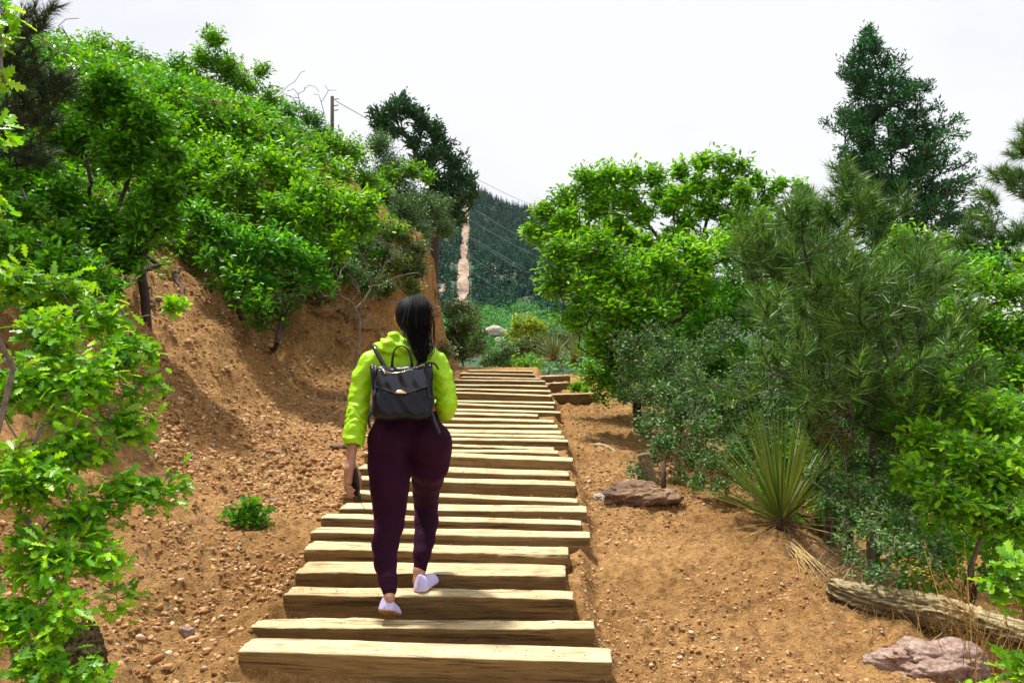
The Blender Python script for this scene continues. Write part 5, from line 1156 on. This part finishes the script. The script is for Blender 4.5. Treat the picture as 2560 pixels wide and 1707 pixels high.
def handf(G):
    f = s_cap(G, Q(885, 1070, 4.98), Q(876, 1160, 4.94), .0335, .0225)
    f = smin(f, s_cap(G, Q(876, 1158, 4.94), hp(1040, 400), .0225, .026), .012)
    f = smin(f, s_box(G, hp(1035, 520, .012), (.017, .030, .046), .015, roty(.12)), .02)
    f = smin(f, s_cap(G, hp(1000, 420), hp(972, 590), .020, .014), .018)
    F = [[(975, 560, .020), (957, 640, .016), (985, 680, -.014), (1052, 690, -.024)],
         [(972, 600, .030), (965, 690, .020), (1000, 725, -.012), (1090, 728, -.024)],
         [(980, 640, .036), (980, 735, .026), (1010, 765, -.008), (1070, 762, -.020)],
         [(990, 680, .040), (1000, 780, .030), (1025, 805, -.004), (1083, 806, -.020)]]
    for k_, fi in enumerate(F):
        P = [hp(*p) for p in fi]; r = [.0105, .0100, .0092, .0080] if k_ < 3 else [.009, .0088, .0082, .0072]
        for j in range(3): f = smin(f, s_cap(G, P[j], P[j+1], r[j]*.93, r[j+1]*.93), .0022)
    P = [hp(1110, 420, .01), hp(1160, 500, .012), hp(1175, 600, .016), hp(1172, 690, .018)]
    for j, r in enumerate([(.016, .0125), (.0125, .0105), (.0105, .0085)]): f = smin(f, s_cap(G, P[j], P[j+1], *r), .008)
    return f
lo, hi = Q(860, 1175, 5.2), Q(1160, 720, 5.2)
b1 = nets((-.92, 4.85, 1.05), (-.25, 5.48, 1.93), .0062, body_main)
b2 = nets((-.80, 4.58, .16), (-.25, 5.45, 1.12), .008, legs_skin)
c0 = Q(878, 1200, HAND_D)
b3 = nets(c0-np.array([.07, .07, .10]), c0+np.array([.07, .12, .31]), .0026, handf)
mb = MB().add(b1[0], None, b1[1]).add(b2[0], None, b2[1]).add(b3[0], None, b3[1])
person = mb.build('person', M['skin'], None, feet)
tag(person, 'woman seen from behind climbing the steps, neon green hooded jacket, plum leggings, dark ponytail', 'person')
kid = lambda name, vq, mat, sm=True: mk(name, vq[0], [vq[1]], mat, person, feet, sm)
for s in (-1, 1):
    v, f = ico(3, 1, 0, 1); kid('eye', (v*.011+Q(1031+s*16, 792, 5.207), f), M['stitch'])
# leggings
def folds(G, pts, amp, freq, ph=0.):
    """cross creases round a limb joint, fading along it"""
    A, B = np.array(pts[0]), np.array(pts[1]); d_ = (B-A)/np.linalg.norm(B-A)
    s = (G[0]-A[0])*d_[0]+(G[1]-A[1])*d_[1]+(G[2]-A[2])*d_[2]; L_ = np.linalg.norm(B-A)
    env = np.clip(s/L_, 0, 1)*np.clip(1-s/L_, 0, 1)*4
    wob = 1.1*np.sin(G[0]*34+ph)+.9*np.sin(G[1]*29+ph*2)+.5*np.sin(G[0]*70+G[2]*20)
    wv = np.sin(s*freq+wob*2.6+.8*np.sin(s*freq*.37+ph))
    return amp*env*wv
def leggings(G):
    L_ = chain(G, [(968, 1100, 5.06, 50), (974, 1165, 5.035, 51), (974, 1216, 5.02, 46), (974, 1265, 5.01, 39), (973, 1309, 4.99, 34), (963, 1358, 4.92, 31), (963.5, 1408, 4.85, 25.5), (970, 1448, 4.78, 20.5), (973.5, 1474, 4.745, 18.5)], .035)
    R_ = chain(G, [(1083, 1105, 5.06, 47), (1080, 1126, 5.06, 46), (1075, 1160, 5.08, 45), (1069, 1195, 5.18, 37.5), (1065, 1229, 5.25, 31), (1065, 1258, 5.30, 28), (1066, 1302, 5.24, 28), (1061, 1348, 5.18, 24.5), (1055, 1382, 5.13, 20), (1050, 1420, 5.095, 16.8)], .03)
    f = smin(L_, R_, .034)
    pel = s_ell(G, Q(1018, 1080, 5.07), (.178, .12, .13))
    pel = smin(pel, s_ell(G, Q(981, 1104, 4.99), (.100, .095, .11)), .035)
    pel = smin(pel, s_ell(G, Q(1078, 1104, 5.00), (.105, .10, .112)), .035)
    pel = smin(pel, s_ell(G, Q(1017, 1030, 5.065), (.165, .10, .10)), .06)
    f = smin(f, pel, .03)
    cutz = Q(1090, 1020, 5.06)[2]
    f = np.maximum(f, G[2]-(cutz+.01+.06*(-.38-G[0])))
    # seat seam
    f = f+.005*np.exp(-((G[0]-Q(1030, 1100, 5)[0])/.010)**2)*(G[1] < 5.02)*np.clip((G[2]-.98)/.05, 0, 1)*np.clip((1.2-G[2])/.1, 0, 1)
    f = f+folds(G, (Q(973, 1345, 4.95), Q(974, 1268, 5.0)), .0020, 260)+folds(G, (Q(973, 1480, 4.74), Q(968, 1420, 4.83)), .0024, 290, 2)
    f = f+folds(G, (Q(1050, 1425, 5.1), Q(1058, 1360, 5.16)), .0018, 290, 1)
    f = f+folds(G, (Q(965, 1200, 5.0), Q(985, 1120, 5.0)), .0012, 230, .5)
    return f
kid('leggings', nets((-.88, 4.60, .27), (-.22, 5.46, 1.33), .0062, leggings, 4), M['leggings'])
# jacket
HZ = Q(1090, 1003, 5.05)[2]
def jacket(G):
    f = s_ell(G, Q(1012, 905, 5.085), (.172, .105, .13))
    f = smin(f, s_ell(G, Q(1013, 965, 5.07), (.158, .105, .14)), .05)
    f = smin(f, s_ell(G, Q(1012, 1010, 5.065), (.150, .105, .09)), .05)
    f = smin(f, s_cap(G, Q(985, 868, 5.08), Q(932, 902, 5.075), .052, .052), .05)
    f = smin(f, s_cap(G, Q(1045, 868, 5.08), Q(1090, 902, 5.075), .052, .050), .05)
    f = np.maximum(f, HZ-.008*np.sin(G[0]*38)-G[2])
    a = chain(G, [(925, 906, 5.07, 26), (907, 940, 5.06, 25.5), (899, 985, 5.045, 26), (895, 1030, 5.02, 27), (888, 1070, 4.985, 26.5), (883.5, 1108, 4.955, 25.5)], .02)
    a = a-.006*np.exp(-((G[2]-Q(0, 1092, 4.96)[2])/.010)**2)      # turned-up cuff
    A, B = Q(888, 1070, 4.98), Q(882.5, 1112, 4.95); d_ = nrm(B-A)
    a = np.maximum(a, (G[0]-B[0])*d_[0]+(G[1]-B[1])*d_[1]+(G[2]-B[2])*d_[2])
    inn = s_cap(G, Q(885, 1090, 4.965), Q(882, 1120, 4.945), .038, .038); a = np.maximum(a, -inn)
    a = a+folds(G, (Q(884, 1100, 4.95), Q(900, 960, 5.05)), .0030, 135, 1)+folds(G, (Q(890, 1060, 4.98), Q(897, 1000, 5.03)), .0024, 210, 4)
    f = smin(f, a, .022)
    c = chain(G, [(1092, 908, 5.07, 27), (1104, 940, 5.06, 27), (1112, 975, 5.05, 26), (1117, 1008, 5.04, 25), (1112, 1026, 5.08, 23), (1088, 1024, 5.22, 20), (1076, 1020, 5.28, 19)], .02)
    c = c+folds(G, (Q(1118, 1040, 5.05), Q(1108, 950, 5.05)), .003, 150, 2)
    f = smin(f, c, .022)
    # hood lying on the back
    h_ = s_cap(G, Q(965, 864, 5.02), Q(1040, 862, 5.03), .042, .046)
    h_ = smin(h_, s_ell(G, Q(984, 848, 5.03), (.050, .045, .042)), .03)
    h_ = smin(h_, s_ell(G, Q(1005, 874, 5.005), (.080, .042, .042)), .03)
    h_ = smin(h_, s_cap(G, Q(950, 866, 5.07), Q(985, 845, 5.16), .03, .028), .03)
    h_ = smin(h_, s_cap(G, Q(1070, 868, 5.07), Q(1050, 848, 5.16), .03, .028), .03)
    x = G[0]-Q(1000, 0, 5)[0]; z = G[2]-Q(0, 858, 5)[2]
    h_ = h_+.0055*np.sin(z*120+x*45+np.sin(x*60)*.8)+.004*np.sin(z*60-x*70)
    f = smin(f, h_, .007)
    f = f+.0025*np.sin(G[0]*55+G[2]*35+1.2*np.sin(G[2]*30))*np.clip((G[2]-1.25)/.1, 0, 1)+.0018*np.sin(G[0]*90-G[2]*80)
    # centre back and armhole seams
    f = f+.003*np.exp(-((G[0]-Q(998, 0, 4.98)[0])/.004)**2)
    return f
kid('jacket', nets((-.94, 4.86, 1.06), (-.24, 5.42, 1.72), .0060, jacket), M['jacket'])
# shoes
def loft_shoe(base, yaw, pitch, name):
    """ballet flat: heel at the origin, toe along +y"""
    n = 22; sd_ = 28; y = np.linspace(0, 1, n); L_ = .235
    hw = np.interp(y, [0, .03, .12, .3, .5, .7, .88, .97, 1], [.010, .030, .040, .041, .041, .047, .041, .024, .004])
    ht = np.interp(y, [0, .03, .12, .25, .38, .55, .75, .9, 1], [.076, .080, .076, .066, .056, .050, .045, .036, .016])
    a = np.linspace(0, 2*np.pi, sd_, endpoint=False)
    ca, sa = np.cos(a), np.sin(a); sx = np.sign(ca)*np.abs(ca)**.75; sz_ = np.where(sa > 0, sa**.9, -.12*np.abs(sa)**.5)
    taper = np.where(sa > 0, 1-.35*np.maximum(sa, 0)**1.3, 1)
    v = np.stack([hw[:, None]*(sx*taper)[None], np.repeat((y*L_)[:, None], sd_, 1)-.012*(np.maximum(sa, 0))[None]*(y < .1)[:, None]*-1, .012+ht[:, None]*sz_[None]], -1)
    R = rotz(yaw)@rotx(pitch); tr = lambda q_: q_@R.T+base
    I = np.arange(n-1)[:, None]*sd_; J = np.arange(sd_)[None]; K = (J+1) % sd_
    q = np.stack([I+J, I+K, I+sd_+K, I+sd_+J], -1).reshape(-1, 4)
    vv = np.concatenate([v.reshape(-1, 3), [[0, -.002, .03], [0, L_, .018]]]); tt = [(n*sd_, (j+1) % sd_, j) for j in range(sd_)]+[(n*sd_+1, (n-1)*sd_+j, (n-1)*sd_+(j+1) % sd_) for j in range(sd_)]
    sh = mk(name, tr(vv), [np.array(tt), q], M['suede'], person, feet)
    # outline of the sole, and a heel pad
    def slab(y0, y1, sc, z0, z1, mat, nm, k=24):
        yy = np.linspace(y0, y1, k); w_ = np.interp(yy, y, hw)*sc; w_[0] *= .35; w_[-1] *= .35
        o_ = np.concatenate([np.stack([w_, yy*L_], 1), np.stack([-w_[::-1], yy[::-1]*L_], 1)]); m_ = len(o_)
        v_ = np.concatenate([np.c_[o_, np.full(m_, z0)], np.c_[o_, np.full(m_, z1)], [[0, (y0+y1)/2*L_, z0]]])
        qq = [(j, (j+1) % m_, m_+(j+1) % m_, m_+j) for j in range(m_)]; tq = [((j+1) % m_, j, 2*m_) for j in range(m_)]
        s_ = mk(nm, tr(v_), [np.array(tq), np.array(qq)], mat, None, feet, False); s_.parent = sh; s_.location = (0, 0, 0)
    slab(.015, .99, .93, .0005, .006, M['sole'], 'sole'); slab(.02, .30, .86, -.006, .0002, M['sole_dark'] if pitch > -.3 else M['sole_dark'], 'heel')
    return sh
zt = {a[0]: a[4] for a in TT}
shR = loft_shoe(np.array([Q(1050, 1470, 5.06)[0]-.002, 5.00, zt[3]+.008]), -.27, .03, 'shoe')
ball_ = Q(980, 1545, 4.84); pit = -.40; yawL = -.12
RL = rotz(yawL)@rotx(pit); shL = loft_shoe(np.array([ball_[0], 4.84, zt[2]+.006])-RL@np.array([0, .165, 0]), yawL, pit, 'shoe')
# hair: a cap over the skull plus a high ponytail of many locks
def haircap(G):
    f = s_ell(G, Q(1031, 786, 5.11), (.092, .110, .102))
    f = smin(f, s_ell(G, Q(1034, 812, 5.075), (.070, .066, .060)), .03)
    f = np.maximum(f, (G[1]-5.16)-.9*(G[2]-Q(0, 770, 5.1)[2]))
    f = smin(f, s_ell(G, Q(1046, 748, 5.03), (.026, .032, .024)), .02)
    an = np.arctan2(G[0]-Q(1046, 0, 5.03)[0], G[2]-Q(0, 745, 5.03)[2]+0*G[1])
    return f+.0012*np.sin(an*46)
hb = nets((-.72, 4.92, 1.58), (-.34, 5.28, 1.92), .0055, haircap)
mb = MB().add(hb[0], None, hb[1])
r_ = np.random.default_rng(5)
PT = [Q(*p) for p in ((1047, 745, 5.03), (1046, 738, 4.985), (1047, 765, 4.93), (1044, 805, 4.92), (1047, 845, 4.935), (1055, 880, 4.93), (1054, 907, 4.925))]
Wd = np.array([5, 12, 25, 31, 25, 17, 7])/2375*4.93
PS = spline(PT, 26); WS = np.interp(np.linspace(0, 6, 26), range(7), Wd)
for k_ in range(620):
    a = r_.uniform(0, 2*np.pi); rr = r_.uniform(0, 1)**.55; ph = r_.uniform(0, 6.28); fr = r_.uniform(.5, 1.3); n_ = int(26*r_.uniform(.72, 1)) if r_.random() < .8 else 26
    tt = np.linspace(0, 1, 26); wv = .012*np.sin(tt*9*fr+ph)*tt+.005*np.sin(tt*21*fr+ph*2)*tt
    fan = 1+1.1*(r_.random() < .2)*tt
    off = np.stack([np.cos(a)*WS*rr*fan+wv, np.sin(a)*WS*.55*rr, .4*wv], 1)
    q_ = (PS+off)[:n_]; w_ = np.linspace(.0021, .0006, n_)*r_.uniform(.6, 1.2)
    v, tq, qq = tube(q_, w_, 4, False); mb.add(v, None, qq)
for k_ in range(34):          # flyaways over the crown
    a = r_.uniform(-1.3, 1.3); p = Q(1036+44*math.sin(a), 786-44*math.cos(a), 5.08); e_ = Q(1046, 742, 5.03); m_ = (p+e_)/2+np.array([0, 0, .012*r_.uniform(.3, 1.4)])+r_.normal(0, .004, 3)
    v, tq, qq = tube(spline([p, m_, e_], 8), .0007, 3, False); mb.add(v, None, qq)
mb.build('hair', M['hair'], person, feet)
v, tq, qq = tube([Q(1046, 745, 5.01)+np.array([.016*math.cos(a), 0.004, .014*math.sin(a)]) for a in np.linspace(0, 6.28, 20)], .004, 6); mk('hair_tie', v, [tq, qq], M['leather_flat'], person, feet)

# ---------------------------------------------------------------- backpack (worn, a thing of its own)
cp = lambda cx, cy, d: Q(820+cx/3.92, 700+cy/3.92, d)        # enlarged view of the back
bag_c = cp(735, 1095, 4.905)
pack = empty('backpack', cp(735, 1400, 4.9), 'small black leather backpack with glossy flap and gold clasp on the woman\'s back', 'backpack')
def face_d(cy): return np.interp(cy, [800, 1100, 1400], [4.905, 4.855, 4.842])   # depth of the bag's outer face
def bagf(G):
    z = G[2]-bag_c[2]; lean = rotx(-.17)
    f = s_box(G, bag_c+np.array([0, .012, -.006]), (.152, .062, .136), .034, lean)
    f = smin(f, s_box(G, bag_c+np.array([0, -.006, -.065]), (.149, .066, .072), .034, lean), .02)
    return f+.0045*np.sin(G[0]*45+1)*np.sin(z*38)+.002*np.sin(G[0]*90+z*60)
v, q = nets(bag_c-np.array([.19, .13, .18]), bag_c+np.array([.19, .15, .18]), .0055, bagf)
mk('bag_body', v, [q], M['perforated'], pack)
from mathutils.bvhtree import BVHTree
bvh = BVHTree.FromPolygons([tuple(map(float, p)) for p in v], [tuple(map(int, p)) for p in q])
def on_bag(cx, cy, lift=.004, default=None):
    tgt = cp(cx, cy, face_d(cy)); o_ = Vector((tgt[0], tgt[1]-.3, tgt[2])); h_ = bvh.ray_cast(o_, Vector((0, 1, 0)))
    d_ = h_[0].y if h_[0] is not None else face_d(cy)+.012
    d_ = min(d_, face_d(cy)+.05); return cp(cx, cy, d_-lift) if False else np.array([tgt[0], d_-lift, tgt[2]])
def patch(poly_t, poly_b, nu, nv, lift, thick, name, mat, wrinkle=0., parent=pack):
    """sheet between an upper and a lower edge curve laid on the bag"""
    U = np.linspace(0, 1, nu); Tp = np.stack([np.interp(U, np.linspace(0, 1, len(poly_t)), np.array(poly_t)[:, i]) for i in (0, 1)], 1)
    Bp = np.stack([np.interp(U, np.linspace(0, 1, len(poly_b)), np.array(poly_b)[:, i]) for i in (0, 1)], 1)
    v_ = []
    for j in range(nv):
        f = j/(nv-1)
        for i in range(nu):
            c = Tp[i]*(1-f)+Bp[i]*f; wr = wrinkle*(math.sin(U[i]*23+f*1.5)*(1-f)**.7+.6*math.sin(U[i]*11-f*3+1))
            v_.append(on_bag(c[0], c[1], lift+wr+.006*math.sin(f*3.14)*(wrinkle > 0)))
    v_ = np.array(v_); I = np.arange((nv-1)*(nu-1)); r = I//(nu-1)*nu+I % (nu-1)
    q_ = np.stack([r, r+nu, r+nu+1, r+1], 1)
    bk = v_+np.array([0, thick, 0]); m_ = len(v_)
    rim = [j for j in range(nu)]+[(k+1)*nu-1 for k in range(1, nv)]+[(nv-1)*nu+j for j in range(nu-2, -1, -1)]+[k*nu for k in range(nv-2, 0, -1)]
    rq = [(rim[i], rim[(i+1) % len(rim)], m_+rim[(i+1) % len(rim)], m_+rim[i]) for i in range(len(rim))]
    return mk(name, np.concatenate([v_, bk]), [np.concatenate([q_, np.array(rq)])], mat, parent), v_
flap, fv = patch([(503, 872), (560, 880), (640, 905), (740, 895), (850, 860), (940, 832)], [(458, 1038), (560, 1072), (650, 1102), (720, 1112), (790, 1100), (880, 1072), (980, 1040)], 46, 18, .010, .004, 'flap', M['leather'], .0055)
edge_pts = [on_bag(x, y, .017) for x, y in ((503, 880), (480, 960), (464, 1030), (560, 1064), (650, 1094), (720, 1103), (790, 1092), (880, 1064), (972, 1032), (958, 940), (940, 842))]
v, tq, qq = tube(spline(edge_pts, 90), .0007, 5); o = mk('stitching', v, [tq, qq], M['stitch'], None, feet, True); o.parent = flap; o.matrix_parent_inverse.identity(); o.location = [float(a_) for a_ in (feet-np.array(pack.location))]
v, tq, qq = tube(spline([on_bag(x, y, .015) for x, y in ((535, 862), (600, 900), (680, 903), (780, 880), (860, 850), (950, 824))], 40), .0017, 6); mk('zipper', v, [tq, qq], M['gold'], pack)
v, tq, qq = tube([on_bag(548, 868, .02), on_bag(562, 890, .024), on_bag(570, 912, .026)], [.004, .0035, .006], 6); mk('zip_pull', v, [tq, qq], M['gold'], pack)
# clasp: a gold half round plate
a = np.linspace(0, np.pi, 16); o_ = [(720+57*math.cos(x), 1104-38*math.sin(x)) for x in a]; c_ = np.array([on_bag(x, y, .019) for x, y in o_]); ce = on_bag(720, 1092, .023)
v = np.concatenate([c_, c_+np.array([0, .006, 0]), [ce]]); n_ = len(c_)
mk('clasp', v, [np.array([((j+1) % n_, j, 2*n_) for j in range(n_)]), np.array([(j, (j+1) % n_, n_+(j+1) % n_, n_+j) for j in range(n_)])], M['gold'], pack, smooth=False)
# side wings with rivets
for (pt_, pb, rv) in [([(408, 830), (440, 822), (482, 840)], [(440, 1160), (452, 1165), (466, 1160)], (437, 852)), ([(945, 812), (985, 798), (1024, 808)], [(985, 1160), (1010, 1165), (1030, 1160)], (1000, 829))]:
    patch(pt_, pb, 7, 22, .013, .008, 'side_panel', M['perforated'])
    v, f = ico(3, 1, 0, 1); mk('rivet', v*np.array([.0046, .003, .0046])+on_bag(*rv, .024 if rv[0] < 700 else .024), [f], M['gold'], pack)
v, tq, qq = tube(spline([cp(1010, 805, 4.90), cp(1050, 820, 4.93), cp(1082, 870, 4.955)], 12), [.006]*6+[.005]*6, 6); mk('side_strap_end', v, [tq, qq], M['leather_flat'], pack)
def ribbon(pts, w_, th, name, mat, side=None, n=30, parent=pack):
    P = spline(pts, n); tg = nrm(np.gradient(P, axis=0)); s_ = nrm(np.cross(tg, np.array([0, -1, 0.]))) if side is None else side
    k_ = nrm(np.cross(tg, s_)); W = np.interp(np.linspace(0, 1, n), np.linspace(0, 1, len(np.atleast_1d(w_))), np.atleast_1d(w_))[:, None] if np.ndim(w_) else w_
    v_ = np.concatenate([P-s_*W/2-k_*th/2, P+s_*W/2-k_*th/2, P+s_*W/2+k_*th/2, P-s_*W/2+k_*th/2]); q_ = []
    for j in range(n-1):
        for a_ in range(4): b_ = (a_+1) % 4; q_.append((a_*n+j, b_*n+j, b_*n+j+1, a_*n+j+1))
    q_ += [(0, n, 2*n, 3*n), (n-1, 4*n-1, 3*n-1, 2*n-1)]
    return mk(name, v_, [q_], mat, parent, smooth=False)
ribbon([cp(430, 640, 5.03), cp(455, 665, 4.985), cp(500, 750, 4.955), cp(550, 835, 4.94), cp(585, 885, 4.93)], .022, .004, 'shoulder_strap', M['leather'])
ribbon([cp(1040, 630, 5.03), cp(1015, 665, 4.985), cp(950, 740, 4.96), cp(890, 810, 4.945), cp(850, 860, 4.93)], .022, .004, 'shoulder_strap', M['leather'])
ribbon([cp(628, 868, 4.92), cp(632, 780, 4.90), cp(655, 680, 4.89), cp(718, 640, 4.885), cp(785, 680, 4.89), cp(818, 780, 4.90), cp(825, 862, 4.92)], [.017, .013, .008, .007, .008, .013, .017], .004, 'handle', M['leather_flat'], n=50)
ribbon([cp(1012, 1290, 4.90), cp(1040, 1370, 4.885), cp(1070, 1440, 4.885), cp(1093, 1498, 4.89)], .017, .003, 'loose_strap', M['leather'])
ribbon([cp(440, 1260, 4.93), cp(408, 1320, 4.92), cp(402, 1380, 4.92), cp(412, 1450, 4.93)], .014, .003, 'loose_strap', M['leather'])
# dark gusset between body and back panel
# ---------------------------------------------------------------- phone with its cord
phone = empty('phone', hp(1105, 900), 'black smartphone held low in the woman\'s left hand with a cord hanging from it', 'phone')
A, B = hp(1082, 430, -.004), hp(1135, 890, -.012); ax_ = nrm(B-A); Lp = np.linalg.norm(B-A)+.02; cpt = (A+B)/2
wv = nrm(np.array([.62, -.78, 0.])-ax_*np.dot([.62, -.78, 0.], ax_)); nv_ = np.cross(ax_, wv)
Rp = np.stack([wv, nv_, ax_], 1)
def phf(G): return s_box(G, cpt, (.034, .0055, Lp/2), .005, Rp)
v, q = nets(cpt-.11, cpt+.11, .0032, phf); mk('case', v, [q], M['phone_black'], phone)
v = np.array([(-.031, -.0062, -Lp/2+.006), (.031, -.0062, -Lp/2+.006), (.031, -.0062, Lp/2-.006), (-.031, -.0062, Lp/2-.006)])
for s_ in (1, -1):
    sv = v*np.array([1, s_, 1]); mk('screen' if s_ > 0 else 'back_plate', sv@Rp.T+cpt, [[(0, 1, 2, 3)]], M['phone_black'], phone, smooth=False)
v, tq, qq = tube([cpt+Rp@np.array([.0352, .002, .05]), cpt+Rp@np.array([.0352, .002, .03])], .0016, 5); mk('side_button', v, [tq, qq], M['stitch'], phone)
v, tq, qq = tube(spline([hp(1162, 840, -.01), hp(1200, 930, -.02), hp(1260, 1030, -.02), hp(1330, 1080, .0), hp(1400, 1105, .03), hp(1440, 1090, .12)], 30), .0016, 5); mk('cord', v, [tq, qq], M['phone_black'], phone)
